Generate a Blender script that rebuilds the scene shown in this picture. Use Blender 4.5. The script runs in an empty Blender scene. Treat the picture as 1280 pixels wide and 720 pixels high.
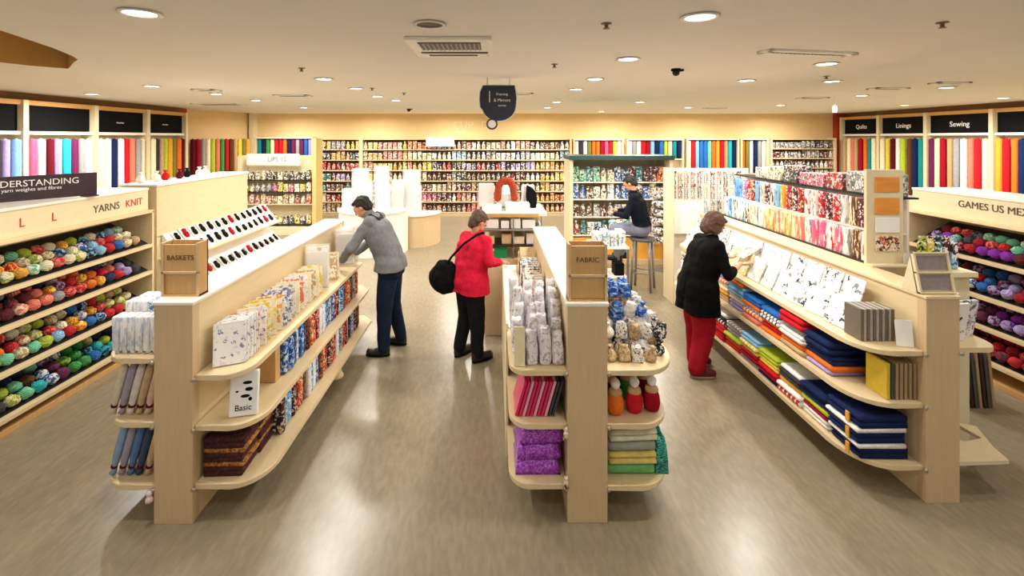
import bpy, bmesh, math, random
from mathutils import Vector, Matrix, Euler, noise as mnoise
R = random.Random(7)
PI = math.pi
S = bpy.context.scene
C = S.collection
H = 2.4          # camera height
CE = 3.15        # ceiling height

# ------------------------------------------------------------------ materials
def lin(h):
    h = h.lstrip('#')
    o = []
    for i in (0, 2, 4):
        c = int(h[i:i+2], 16) / 255
        o.append(c / 12.92 if c <= .04045 else ((c + .055) / 1.055) ** 2.4)
    return (*o, 1)
MATS = {}
PSC = 1.9
def nodes(name):
    m = bpy.data.materials.new(name); m.use_nodes = True
    nt = m.node_tree
    b = nt.nodes['Principled BSDF']
    return m, nt, b
def mul(c, k): return tuple(min(1, v * k) for v in c[:3]) + (1,)
def objcoord(nt, vary=True, scale=(1, 1, 1)):
    tc = nt.nodes.new('ShaderNodeTexCoord')
    mp = nt.nodes.new('ShaderNodeMapping')
    mp.inputs['Scale'].default_value = scale
    nt.links.new(tc.outputs['Object'], mp.inputs['Vector'])
    if vary:
        oi = nt.nodes.new('ShaderNodeObjectInfo')
        mm = nt.nodes.new('ShaderNodeMath'); mm.operation = 'MULTIPLY'; mm.inputs[1].default_value = 37
        nt.links.new(oi.outputs['Random'], mm.inputs[0])
        nt.links.new(mm.outputs[0], mp.inputs['Location'])
    return mp.outputs[0]
def bump(nt, b, src, strength, dist=.01):
    bp = nt.nodes.new('ShaderNodeBump'); bp.inputs['Strength'].default_value = strength; bp.inputs['Distance'].default_value = dist
    nt.links.new(src, bp.inputs['Height']); nt.links.new(bp.outputs[0], b.inputs['Normal'])
def plain(name, col, rough=.55, var=.06, scale=14, metal=0, bmp=0, stretch=(1, 1, 1), spec=.5):
    if name in MATS: return MATS[name]
    m, nt, b = nodes(name); c = lin(col)
    n = nt.nodes.new('ShaderNodeTexNoise'); n.inputs['Scale'].default_value = scale; n.inputs['Detail'].default_value = 4
    nt.links.new(objcoord(nt, True, stretch), n.inputs['Vector'])
    r = nt.nodes.new('ShaderNodeValToRGB')
    r.color_ramp.elements[0].position = .3; r.color_ramp.elements[0].color = mul(c, 1 - var)
    r.color_ramp.elements[1].position = .7; r.color_ramp.elements[1].color = mul(c, 1 + var)
    nt.links.new(n.outputs[0], r.inputs[0]); nt.links.new(r.outputs[0], b.inputs['Base Color'])
    b.inputs['Roughness'].default_value = rough; b.inputs['Metallic'].default_value = metal
    b.inputs['Specular IOR Level'].default_value = spec
    if bmp: bump(nt, b, n.outputs[0], bmp)
    MATS[name] = m; return m
def yarn(name, col, mix=None):
    k = 'yarn_' + name + (mix or '')
    if k in MATS: return MATS[k]
    m, nt, b = nodes(k); c = lin(col)
    v = objcoord(nt, True)
    w = nt.nodes.new('ShaderNodeTexWave'); w.wave_type = 'RINGS'; w.rings_direction = 'Y'
    w.inputs['Scale'].default_value = 30; w.inputs['Distortion'].default_value = 5; w.inputs['Detail'].default_value = 1
    nt.links.new(v, w.inputs['Vector'])
    r = nt.nodes.new('ShaderNodeValToRGB')
    r.color_ramp.elements[0].color = mul(c, .72); r.color_ramp.elements[1].color = mul(c, 1.25)
    nt.links.new(w.outputs[0], r.inputs[0]); out = r.outputs[0]
    if mix:
        nn = nt.nodes.new('ShaderNodeTexNoise'); nn.inputs['Scale'].default_value = 34; nt.links.new(v, nn.inputs['Vector'])
        rr = nt.nodes.new('ShaderNodeValToRGB'); rr.color_ramp.elements[0].position = .48; rr.color_ramp.elements[1].position = .53; nt.links.new(nn.outputs[0], rr.inputs[0])
        mx = nt.nodes.new('ShaderNodeMix'); mx.data_type = 'RGBA'; nt.links.new(rr.outputs[0], mx.inputs[0]); nt.links.new(out, mx.inputs[6]); mx.inputs[7].default_value = lin(PAL[mix]); out = mx.outputs[2]
    nt.links.new(out, b.inputs['Base Color'])
    b.inputs['Roughness'].default_value = .85
    bump(nt, b, w.outputs[0], .8, .006)
    MATS[k] = m; return m
def cloth(name, col, sheen=.2):
    k = 'cloth_' + name
    if k in MATS: return MATS[k]
    m = plain(k, col, .9, .12, 30, 0, .25, spec=.12)
    return m
def prnt(name, cols, scale=30, stretch=(1, 1, 1), rough=.45, thr=None):
    """printed surface: cells of the given colours; first colour is the ground"""
    k = 'print_' + name
    if k in MATS: return MATS[k]
    m, nt, b = nodes(k)
    v = objcoord(nt, True, stretch)
    nz = nt.nodes.new('ShaderNodeTexNoise'); nz.inputs['Scale'].default_value = scale * 1.6; nz.inputs['Detail'].default_value = 2
    nt.links.new(v, nz.inputs['Vector'])
    ma = nt.nodes.new('ShaderNodeVectorMath'); ma.operation = 'MULTIPLY_ADD'; ma.inputs[1].default_value = (1.6 / scale,) * 3
    nt.links.new(nz.outputs['Color'], ma.inputs[0]); nt.links.new(v, ma.inputs[2])
    vo = nt.nodes.new('ShaderNodeTexVoronoi'); vo.inputs['Scale'].default_value = scale * PSC
    nt.links.new(ma.outputs[0], vo.inputs['Vector'])
    sp = nt.nodes.new('ShaderNodeSeparateColor'); nt.links.new(vo.outputs['Color'], sp.inputs[0])
    r = nt.nodes.new('ShaderNodeValToRGB'); cr = r.color_ramp; cr.interpolation = 'CONSTANT'
    g = thr if thr is not None else 1 / len(cols)
    cr.elements[0].position = 0; cr.elements[0].color = lin(cols[0])
    cr.elements[1].position = g; cr.elements[1].color = lin(cols[1])
    for i, c in enumerate(cols[2:], 2):
        e = cr.elements.new(g + (1 - g) * (i - 1) / (len(cols) - 1)); e.color = lin(c)
    nt.links.new(sp.outputs[0], r.inputs[0]); nt.links.new(r.outputs[0], b.inputs['Base Color'])
    b.inputs['Roughness'].default_value = rough
    MATS[k] = m; return m
def emis(name, col, st):
    m, nt, b = nodes(name); b.inputs['Base Color'].default_value = lin(col)
    b.inputs['Emission Color'].default_value = lin(col); b.inputs['Emission Strength'].default_value = st
    return m

WOOD = plain('maple_laminate', '#d3b78e', .42, .05, 5, 0, 0, (9, 9, 1))
WOODL = plain('pale_maple_shelf', '#e3cda2', .4, .04, 5, 0, 0, (6, 1, 6))
WOODP = plain('maple_plywood', '#cfa468', .5, .07, 6, 0, 0, (8, 8, 1))
WHITE = plain('white_laminate', '#f4efe4', .4, .02)
PAPER = plain('white_paper', '#f7f5f0', .6, .02)
CREAM = plain('cream_paint', '#e6d6b0', .6, .03)
WALLM = plain('wall_paint_ochre', '#e9cc96', .75, .03, 2)
CEILM = plain('ceiling_plaster', '#e6e1d8', .85, .015, 1.5)
TAN = plain('recess_paint_tan', '#c59a52', .8, .03, 2)
RED = plain('red_column_paint', '#a5341a', .6, .04, 3)
BROWN = plain('brown_trim_and_shadow', '#7d5a34', .6, .06, 4)  # baseboards, and the painted shadow bands below the ceiling
BLACK = plain('black_board', '#0b0d0f', .85, .1, spec=.15)
DARK = plain('dark_metal', '#2b2b2a', .4, .1, 14, .4)
GREYM = plain('grey_metal', '#8e8d89', .35, .05, 14, .6)
STEEL = plain('steel_pin', '#b9b3a5', .3, .05, 14, .8)
NAVY = plain('navy_sign_board', '#20263a', .45, .05)
AUBER = plain('aubergine_sign_board', '#33222c', .5, .06)
GREEN = plain('green_box_card', '#129455', .5, .04)
DKGREEN = plain('dark_green_rail', '#24443c', .45, .05)
ORANGEP = plain('orange_panel', '#e0a13a', .5, .05)
LAMP = emis('lamp_lens', '#fff3dc', 14)
def acrylic():
    m, nt, b = nodes('clear_acrylic')
    b.inputs['Base Color'].default_value = lin('#ffffff'); b.inputs['Roughness'].default_value = .05
    b.inputs['Alpha'].default_value = .25; b.inputs['Specular IOR Level'].default_value = .6
    return m
ACR = acrylic()
def floor_mat():
    m, nt, b = nodes('vinyl_floor')
    tc = nt.nodes.new('ShaderNodeTexCoord')
    def nz(sc, st, det=5):
        mp = nt.nodes.new('ShaderNodeMapping'); mp.inputs['Scale'].default_value = st
        mp.inputs['Rotation'].default_value = (0, 0, .06)
        nt.links.new(tc.outputs['Object'], mp.inputs[0])
        n = nt.nodes.new('ShaderNodeTexNoise'); n.inputs['Scale'].default_value = sc; n.inputs['Detail'].default_value = det
        nt.links.new(mp.outputs[0], n.inputs['Vector']); return n
    n1 = nz(30, (1, .3, 1)); n2 = nz(1.4, (1, 1, 1), 2)
    mx = nt.nodes.new('ShaderNodeMath'); mx.operation = 'MULTIPLY_ADD'; mx.inputs[1].default_value = .75
    sc = nt.nodes.new('ShaderNodeMath'); sc.operation = 'MULTIPLY'; sc.inputs[1].default_value = .25
    nt.links.new(n2.outputs[0], sc.inputs[0]); nt.links.new(n1.outputs[0], mx.inputs[0]); nt.links.new(sc.outputs[0], mx.inputs[2])
    r = nt.nodes.new('ShaderNodeValToRGB')
    r.color_ramp.elements[0].position = .25; r.color_ramp.elements[0].color = lin('#80755f')
    r.color_ramp.elements[1].position = .75; r.color_ramp.elements[1].color = lin('#998d75')
    nt.links.new(mx.outputs[0], r.inputs[0]); nt.links.new(r.outputs[0], b.inputs['Base Color'])
    b.inputs['Roughness'].default_value = .27; b.inputs['Specular IOR Level'].default_value = .5
    bump(nt, b, n1.outputs[0], .07, .003)
    return m
FLOOR = floor_mat()

PAL = dict(red='#c8202a', crimson='#a01426', maroon='#5e1520', pink='#e0608a', magenta='#d6246c', salmon='#e8806a', orange='#e8752a',
           amber='#e8a53a', yellow='#ead04a', lime='#b4c63c', green='#3f9a4a', mint='#7ccfa8', teal='#1d8a8e', turquoise='#2fb8c4',
           blue='#2c6fc0', navy='#1a2750', lilac='#b0a0d8', purple='#8a2fb0', plum='#6d2450', brown='#6a4024', tan='#c4a274',
           cream='#efe4c0', white='#f3f0ea', grey='#a09ea0', charcoal='#3a3a40', black='#141416', sky='#8cc0e4', olive='#80803a')
def pc(n): return PAL[n]

# ------------------------------------------------------------------ mesh helpers
def add_box(bm, x0, y0, z0, x1, y1, z1, bev=0, seg=2, M=None):
    r = bmesh.ops.create_cube(bm, size=1)
    vs = r['verts']
    for v in vs:
        v.co = Vector((x0 + (v.co.x + .5) * (x1 - x0), y0 + (v.co.y + .5) * (y1 - y0), z0 + (v.co.z + .5) * (z1 - z0)))
    if bev:
        es = list({e for v in vs for e in v.link_edges})
        rr = bmesh.ops.bevel(bm, geom=es, offset=bev, segments=seg, affect='EDGES', profile=.5)
        vs = list({v for f in rr['faces'] for v in f.verts} | {v for v in vs if v.is_valid})
    if M is not None:
        bmesh.ops.transform(bm, matrix=M, verts=vs)
    return vs
def add_prism(bm, pts, z0, z1, axis='Z'):
    def mk(p, z):
        if axis == 'Z': return (p[0], p[1], z)
        if axis == 'Y': return (p[0], z, p[1])
        return (z, p[0], p[1])
    a = [bm.verts.new(mk(p, z0)) for p in pts]; b = [bm.verts.new(mk(p, z1)) for p in pts]
    n = len(pts); bm.faces.new(a[::-1]); bm.faces.new(b)
    for i in range(n): bm.faces.new((a[i], a[(i+1) % n], b[(i+1) % n], b[i]))
    return a + b
def add_lathe(bm, prof, seg=16, M=None, cap=True):
    rings = []
    vs = []
    for r, z in prof:
        ring = [bm.verts.new((r * math.cos(2*PI*i/seg), r * math.sin(2*PI*i/seg), z)) for i in range(seg)]
        rings.append(ring); vs += ring
    for a, b in zip(rings, rings[1:]):
        for i in range(seg):
            bm.faces.new((a[i], a[(i+1) % seg], b[(i+1) % seg], b[i]))
    if cap:
        bm.faces.new(rings[0][::-1]); bm.faces.new(rings[-1])
    if M is not None: bmesh.ops.transform(bm, matrix=M, verts=vs)
    return vs
def axis_matrix(p0, p1):
    p0, p1 = Vector(p0), Vector(p1)
    q = (p1 - p0).to_track_quat('Z', 'Y')
    return Matrix.Translation(p0) @ q.to_matrix().to_4x4(), (p1 - p0).length
def add_tube(bm, p0, p1, r, seg=12, r1=None):
    M, L = axis_matrix(p0, p1)
    return add_lathe(bm, [(r, 0), (r1 if r1 is not None else r, L)], seg, M)
def add_capsule(bm, p0, r0, p1, r1, seg=14, sx=1, sy=1):
    M, L = axis_matrix(p0, p1)
    prof = []
    for i in range(5): a = -PI/2 + (i + .15) * PI / 10; prof.append((max(.0005, r0 * math.cos(a)), r0 * math.sin(a)))
    for i in range(5): a = (i + .35) * PI / 10; prof.append((max(.0005, r1 * math.cos(a)), L + r1 * math.sin(a)))
    return add_lathe(bm, prof, seg, M @ Matrix.Diagonal((sx, sy, 1, 1)))
def add_path(bm, pts, r, seg=8):
    for a, b in zip(pts, pts[1:]): add_capsule(bm, a, r, b, r, seg)
def add_sphere(bm, c, r, sx=1, sy=1, sz=1, u=14, v=10):
    rr = bmesh.ops.create_uvsphere(bm, u_segments=u, v_segments=v, radius=r)
    bmesh.ops.transform(bm, matrix=Matrix.Translation(c) @ Matrix.Diagonal((sx, sy, sz, 1)), verts=rr['verts'])
    return rr['verts']
def arc(cx, cy, r, a0, a1, n=6):
    return [(cx + r * math.cos(math.radians(a0 + (a1 - a0) * i / n)), cy + r * math.sin(math.radians(a0 + (a1 - a0) * i / n))) for i in range(n + 1)]
def mesh(name, bm, m, smooth=False):
    bmesh.ops.recalc_face_normals(bm, faces=bm.faces)
    me = bpy.data.meshes.new(name); bm.to_mesh(me); bm.free()
    ms = m if isinstance(m, (list, tuple)) else [m]
    for x in ms: me.materials.append(x)
    if smooth:
        for p in me.polygons: p.use_smooth = True
    return me
def link(name, me, parent=None, loc=(0, 0, 0), rot=(0, 0, 0)):
    o = bpy.data.objects.new(name, me); C.objects.link(o)
    o.location = loc; o.rotation_euler = rot
    if parent: o.parent = parent
    return o
def obj(name, bm, m, parent=None, loc=(0, 0, 0), rot=(0, 0, 0), smooth=False):
    return link(name, mesh(name, bm, m, smooth), parent, loc, rot)
def box(name, b, m, parent=None, bev=.004, **k):
    bm = bmesh.new(); add_box(bm, *b, bev=bev); return obj(name, bm, m, parent, **k)
def tag(o, label, cat, group=None, kind=None):
    o['label'] = label; o['category'] = cat
    if group: o['group'] = group
    if kind: o['kind'] = kind
    return o
def thing(name, label, cat, loc=(0, 0, 0), rotz=0, group=None):
    o = bpy.data.objects.new(name, None); C.objects.link(o); o.empty_display_size = .1
    o.location = loc; o.rotation_euler = (0, 0, rotz)
    return tag(o, label, cat, group)
def struct(name, bm, m, parent=None, smooth=False):
    o = obj(name, bm, m, parent, smooth=smooth)
    if not parent: o['kind'] = 'structure'
    return o
def sbox(name, b, m, parent=None, bev=0): 
    bm = bmesh.new(); add_box(bm, *b, bev=bev); return struct(name, bm, m, parent)
def text(name, s, size, m, parent, loc, rot, ext=.002, spacing=1.0):
    cu = bpy.data.curves.new('t', 'FONT'); cu.body = s; cu.size = size; cu.extrude = ext; cu.align_x = 'CENTER'; cu.align_y = 'CENTER'
    cu.space_character = spacing; cu.resolution_u = 3
    o = bpy.data.objects.new('t', cu); C.objects.link(o)
    dg = bpy.context.evaluated_depsgraph_get()
    me = bpy.data.meshes.new_from_object(o.evaluated_get(dg)); me.name = name
    bpy.data.objects.remove(o); me.materials.clear(); me.materials.append(m)
    return link(name, me, parent, loc, rot)
def dup(root, loc, rotz=None, rot=None, label=None, group=None):
    r = root.copy(); C.objects.link(r); r.location = loc
    if rotz is not None: r.rotation_euler = (0, 0, rotz)
    if rot is not None: r.rotation_euler = rot
    if label: r['label'] = label
    if group: r['group'] = group
    for ch in list(root.children):
        c = ch.copy(); C.objects.link(c); c.parent = r
        for g in ch.children:
            d = g.copy(); C.objects.link(d); d.parent = c
    return r
def nth(i):
    if i == 1: return 'nearest'
    w = {2: 'second', 3: 'third', 4: 'fourth', 5: 'fifth', 6: 'sixth', 7: 'seventh', 8: 'eighth', 9: 'ninth'}
    return w.get(i) or f'{i}' + ('st' if i % 10 == 1 and i != 11 else 'nd' if i % 10 == 2 and i != 12 else 'rd' if i % 10 == 3 and i != 13 else 'th')
def near(i): return 'nearest' if i == 1 else nth(i) + ' nearest'
def lefti(i): return 'leftmost' if i == 1 else nth(i) + ' from left'

# ------------------------------------------------------------------ goods (cached meshes by shape, material)
CACHE = {}
def cached(shape, key, builder, m, smooth=True):
    k = (shape, key)
    if k not in CACHE:
        bm = bmesh.new(); builder(bm); CACHE[k] = mesh(shape, bm, m, smooth)
    return CACHE[k]
def b_ball(bm, v=0):
    rr = bmesh.ops.create_uvsphere(bm, u_segments=20, v_segments=14, radius=.053)
    ax = Vector((.5, .3 + v, 1)).normalized()
    for x in rr['verts']:
        p = x.co.copy(); u = p.normalized()
        g = math.sin(u.dot(ax) * 22) * .0022 + mnoise.noise(u * 2 + Vector((v, 0, 0))) * .009
        x.co = p + u * g
        x.co.z *= .88
        x.co.z += .05
def b_skein(bm, v=0):
    pr = []
    for i in range(13):
        t = i / 12; r = .048 * (math.sin(PI * min(1, max(.02, t))) ** .45) + .003 * math.sin(t * 40)
        pr.append((max(.004, r), -.054 + .108 * t))
    add_lathe(bm, pr, 14, Matrix.Translation((0, 0, .045)) @ Matrix.Rotation(PI/2, 4, 'Y') @ Matrix.Rotation(v, 4, 'Z'))
def b_bolt(L, r=.062):
    def f(bm):
        pr = [(r * .35, 0), (r * .35, .015), (r * .9, .018), (r, .03), (r, L - .03), (r * .9, L - .018), (r * .35, L - .015), (r * .35, L)]
        add_lathe(bm, pr, 18)
        # loose cloth edge along the roll
        add_box(bm, -r * .3, -r * 1.07, .03, r * .35, -r * .8, L - .03, bev=.004)
    return f
def b_packet(w, h, d):
    def f(bm):
        add_box(bm, -w/2, -d/2, 0, w/2, d/2, h * .82, bev=min(w, d) * .25, seg=2)
        add_box(bm, -w/2, -.004, h * .78, w/2, .004, h, bev=.002)
    return f
def b_bottle(h, r):
    def f(bm):
        add_lathe(bm, [(r * .9, 0), (r, .008), (r, h * .6), (r * .45, h * .78), (r * .42, h * .82), (r * .55, h * .83), (r * .55, h)], 12)
    return f
def b_booklet(w, h, t):
    def f(bm):
        add_box(bm, -w/2, -t/2, 0, w/2, t/2, h, bev=t * .2, seg=1)
        add_box(bm, -w/2 + .004, -t/2 - .001, h - .003, w/2 - .004, t/2 + .001, h + .003)   # page edge lip
    return f
def b_fold(w, d, h, layers=2, seed=0):
    def f(bm):
        rr = random.Random(seed)
        lh = h / layers
        for k in range(layers):
            z0 = k * lh; off = rr.uniform(-.006, .006); n = 8
            pts = [(d/2, z0 + .001), (d/2, z0 + lh - .001)]
            pts += [(-d/2 + lh/2 + off - lh/2 * math.sin(PI * i / n), z0 + lh/2 + lh/2 * .97 * math.cos(PI * i / n)) for i in range(n + 1)]
            m = 7
            rings = []
            for j in range(m + 1):
                x = -w/2 + w * j / m
                e = .93 if j in (0, m) else 1
                ring = [bm.verts.new((x, p[0], z0 + lh/2 + (p[1] - z0 - lh/2) * e + .003 * mnoise.noise(Vector((x * 9, p[0] * 7, seed + k))) )) for p in pts]
                rings.append(ring)
            for a, b in zip(rings, rings[1:]):
                for i in range(len(pts)): bm.faces.new((a[i], a[(i+1) % len(pts)], b[(i+1) % len(pts)], b[i]))
            bm.faces.new(rings[0][::-1]); bm.faces.new(rings[-1])
        lo = min(v.co.z for v in bm.verts)
        for v in bm.verts: v.co.z -= lo
    return f
def b_bag(h, r, seed=0):
    def f(bm):
        pr = [(r * .55, 0), (r * .95, .02), (r, h * .3), (r * .85, h * .55), (r * .35, h * .74), (r * .2, h * .78), (r * .45, h * .9), (r * .6, h)]
        add_lathe(bm, pr, 18)
        for v in bm.verts:
            a = math.atan2(v.co.y, v.co.x); k = 1 + .10 * math.sin(a * 5 + seed) * (v.co.z / h) + .12 * mnoise.noise(v.co * 18 + Vector((seed, 0, 0)))
            v.co.x *= k; v.co.y *= k
    return f
def b_wrap(w, d, h, seed=0):
    """crumpled film-wrapped bundle with a ragged gathered top"""
    def f(bm):
        seg, n = 20, 12; rings = []
        for j in range(n + 1):
            t = j / n
            k = 1 - .25 * max(0, t - .6) / .4 if t < .88 else .75 + .9 * (t - .88)
            if j == 0: k = .8
            ring = []
            for i in range(seg):
                a = 2 * PI * i / seg; ca, sa = math.cos(a), math.sin(a)
                p = Vector((w/2 * k * math.copysign(abs(ca) ** .6, ca), d/2 * k * math.copysign(abs(sa) ** .6, sa), h * t))
                q = 1 + .22 * mnoise.noise(Vector((ca * 2.2, sa * 2.2, t * 4 + seed * 3))) + .08 * math.sin(a * 9 + seed + t * 6)
                ring.append(bm.verts.new((p.x * q + .012 * t * math.sin(seed * 2.1), p.y * q, p.z + (.02 * mnoise.noise(Vector((ca * 3, sa * 3, seed))) if j > n - 2 else 0))))
            rings.append(ring)
        for a, b in zip(rings, rings[1:]):
            for i in range(seg): bm.faces.new((a[i], a[(i+1) % seg], b[(i+1) % seg], b[i]))
        bm.faces.new(rings[0][::-1]); bm.faces.new(rings[-1])
    return f
def b_heap(w, d, h, seed=0):
    def f(bm):
        n = 22; g = []
        for i in range(n + 1):
            row = []
            for j in range(n + 1):
                x = -w/2 + w * i / n; y = -d/2 + d * j / n
                ex = 1 - abs(2 * i / n - 1) ** 5; ey = 1 - abs(2 * j / n - 1) ** 5
                z = h * (ex * ey) ** .5 * (.82 + .25 * mnoise.noise(Vector((x * 9, y * 9, seed))) + .07 * math.sin(x * 60 + 8 * mnoise.noise(Vector((x * 5, y * 5, seed)))))
                row.append(bm.verts.new((x, y, max(0, z))))
            g.append(row)
        for i in range(n):
            for j in range(n): bm.faces.new((g[i][j], g[i+1][j], g[i+1][j+1], g[i][j+1]))
        edge = [g[i][0] for i in range(n + 1)] + [g[n][j] for j in range(1, n + 1)] + [g[i][n] for i in range(n - 1, -1, -1)] + [g[0][j] for j in range(n - 1, 0, -1)]
        try: bm.faces.new(edge[::-1])
        except ValueError: pass
    return f
def put(name, me, loc, rot, label, cat, group=None):
    o = link(name, me, None, loc, rot); return tag(o, label, cat, group)

# ------------------------------------------------------------------ room shell
XL, XR, YB = -8.0, 11.0, 15.0
bm = bmesh.new()
f = [bm.verts.new(p) for p in ((XL - .6, -1.0, 0), (XR + .1, -1.0, 0), (XR + .1, YB, 0), (XL - .6, YB, 0))]
bm.faces.new(f); ext = bmesh.ops.extrude_face_region(bm, geom=bm.faces[:])
for v in ext['geom']:
    if isinstance(v, bmesh.types.BMVert): v.co.z -= .1
struct('floor', bm, FLOOR)
# ceiling with the oval recess at the left
hole = [(-3.45, 3.36), (-3.68, 4.0), (-3.87, 4.41), (-4.0, 4.62), (-4.22, 4.82), (-4.55, 5.15), (-4.64, 5.23), (-4.85, 5.0), (-4.92, 4.79), (-5.35, 3.9), (-5.8, 2.9), (-5.7, 2.2), (-5.0, 1.6), (-4.0, 1.7), (-3.5, 2.4)]
bm = bmesh.new()
outer = [(XL - .6, -1.0), (XR + .1, -1.0), (XR + .1, YB), (XL - .6, YB)]
vo_ = [bm.verts.new((x, y, CE)) for x, y in outer]; vh = [bm.verts.new((x, y, CE)) for x, y in hole]
es = [bm.edges.new((vo_[i], vo_[(i+1) % 4])) for i in range(4)] + [bm.edges.new((vh[i], vh[(i+1) % len(vh)])) for i in range(len(vh))]
bmesh.ops.triangle_fill(bm, use_beauty=True, use_dissolve=False, edges=es)
for fc in list(bm.faces):     # drop anything filled inside the hole
    c = fc.calc_center_median()
    ins = False
    for i in range(len(hole)):
        x1, y1 = hole[i]; x2, y2 = hole[i-1]
        if (y1 > c.y) != (y2 > c.y) and c.x < (x2 - x1) * (c.y - y1) / (y2 - y1) + x1: ins = not ins
    if ins: bm.faces.remove(fc)
struct('ceiling', bm, CEILM)
bm = bmesh.new(); n = len(hole)
a = [bm.verts.new((x, y, CE + .001)) for x, y in hole]; b = [bm.verts.new((x, y, CE + .42)) for x, y in hole]
for i in range(n): bm.faces.new((a[i], a[(i+1) % n], b[(i+1) % n], b[i]))
bm.faces.new(b)
struct('trim_1', bm, TAN)

sbox('wall_back', (-7.6, YB, 0, XR + .1, YB + .12, CE), WALLM)
sbox('wall_left', (XL - .12, -1.0, 0, XL, 12.15, CE), WALLM)
bm = bmesh.new(); add_prism(bm, [(-8.35, 12.5), (-7.5, YB), (-7.62, YB + .1), (-8.5, 12.5)], 0, CE); struct('wall_corner', bm, WALLM)
sbox('wall_right', (XR, -1.0, 0, XR + .12, YB, CE), WALLM)
sbox('trim_2', (XL - .02, 12.1, 0, XL + .06, 12.42, CE), RED)
sbox('trim_3', (XL - .6, 12.42, 0, XL - .02, 12.5, CE), plain('grey_column', '#c9bfb2', .7))
sbox('trim_4', (10.6, 14.82, 0, 10.98, 15.0, CE), RED)
sbox('trim_5', (-7.49, 14.7, 0, -7.36, 15.0, CE), CREAM)
sbox('shadow_band_left', (XL, 0, 3.02, XL + .12, 12.1, CE), BROWN)  # brown strip standing in for the shadow between ceiling and rack header
sbox('shadow_band_right', (XR - .12, 0, 3.02, XR, 14.8, CE), BROWN)  # shadow under the ceiling built as a brown strip, right wall
sbox('baseboard_back', (-7.4, YB - .02, 0, 10.6, YB, .09), BROWN)
sbox('baseboard_right', (XR - .02, 0, 0, XR, 14.8, .09), BROWN)
sbox('baseboard_left', (XL, 0, 0, XL + .02, 12.1, .09), BROWN)

# ------------------------------------------------------------------ wall racks of fabric bolts with black header signs
LWHITE = emis('sign_lettering', '#efe9dc', 0.0)
def wall_rack(side, posts, words, cols, where):
    x = XL if side == 'left' else XR
    s = 1 if side == 'left' else -1
    def X(a, b): return (min(x + s*a, x + s*b), max(x + s*a, x + s*b))
    for i, (y0, y1) in enumerate(zip(posts, posts[1:])):
        t = thing('fabric_rack', f'tall cream wall rack of standing fabric rolls, {where[i]} along the {side} wall', 'rack', (0, 0, 0))
        x0, x1 = X(0, .08); box('back_panel', (x0, y0 + .045, .0, x1, y1 - .046, 3.0), CREAM, t)
        x0, x1 = X(.0, .34)
        box('upright', (x0, y0 - .045, 0, x1, y0 + .045, 3.02), CREAM, t)
        if i == len(posts) - 2: box('upright', (x0, y1 - .045, 0, x1, y1 + .045, 3.02), CREAM, t)
        x0, x1 = X(.06, .3)
        box('header_rail', (x0, y0 + .045, 2.94, x1, y1 - .046, 3.02), plain('header_rail_tan', '#d9a55e', .6), t)
        box('sign_rail', (x0, y0 + .045, 2.45, x1, y1 - .046, 2.505), WHITE, t)
        x0, x1 = X(.0, .5); box('base_plinth', (x0, y0 + .046, 0, x1, y1 - .047, .92), CREAM, t)
        x0, x1 = X(.2, .24)
        sg = box('sign_board', (x0, y0 + .05, 2.51, x1, y1 - .05, 2.94), BLACK, t)
        if words[i]:
            text('lettering', words[i], .17, PAPER, sg, (x + s * .245, (y0 + y1)/2, 2.71), (PI/2, 0, s * PI/2), .003)
        n = int((y1 - y0 - .14) / .148)
        for k in range(n):
            cn = cols[i][k % len(cols[i])]
            yy = y0 + .07 + (y1 - y0 - .14) * (k + .5) / n
            L = 1.45 + R.uniform(-.03, .03) if True else 1
            me = cached('fabric_roll', cn + '145', b_bolt(1.46), cloth(cn, pc(cn)))
            put('fabric_roll', me, (x + s * (.3 + R.uniform(-.02, .02)), yy, .925), (0, 0, R.uniform(0, 6)),
                f'{cn} fabric roll standing {near(k+1)} in the {where[i]} rack on the {side} wall', 'fabric roll', f'fabric rolls along the {side} wall')
wall_rack('left', [6.47, 7.87, 9.27, 10.67, 12.0], ['', '', '~~', '~~'],
          [['navy', 'plum', 'pink', 'cream', 'maroon', 'charcoal', 'lilac', 'sky'],
           ['pink', 'white', 'maroon', 'lilac', 'turquoise', 'plum', 'grey', 'white', 'teal'],
           ['cream', 'white', 'navy', 'white', 'red', 'salmon', 'grey', 'cream', 'tan'],
           ['cream', 'charcoal', 'tan', 'lime', 'amber', 'olive', 'orange', 'maroon']],
          ['nearest', 'second', 'third', 'farthest'])
wall_rack('right', [8.8, 10.3, 11.87, 13.33, 14.75], ['', 'Sewing', 'Linings', 'Quilts'],
          [['mint', 'amber', 'cream', 'teal', 'mint', 'navy', 'orange', 'red', 'amber'],
           ['cream', 'red', 'salmon', 'white', 'grey', 'tan', 'crimson', 'cream', 'plum', 'white'],
           ['teal', 'navy', 'brown', 'lime', 'white', 'maroon', 'yellow', 'cream', 'olive'],
           ['cream', 'teal', 'orange', 'crimson', 'tan', 'salmon', 'cream', 'tan', 'olive']],
          ['nearest', 'second', 'third', 'farthest'])
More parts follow.
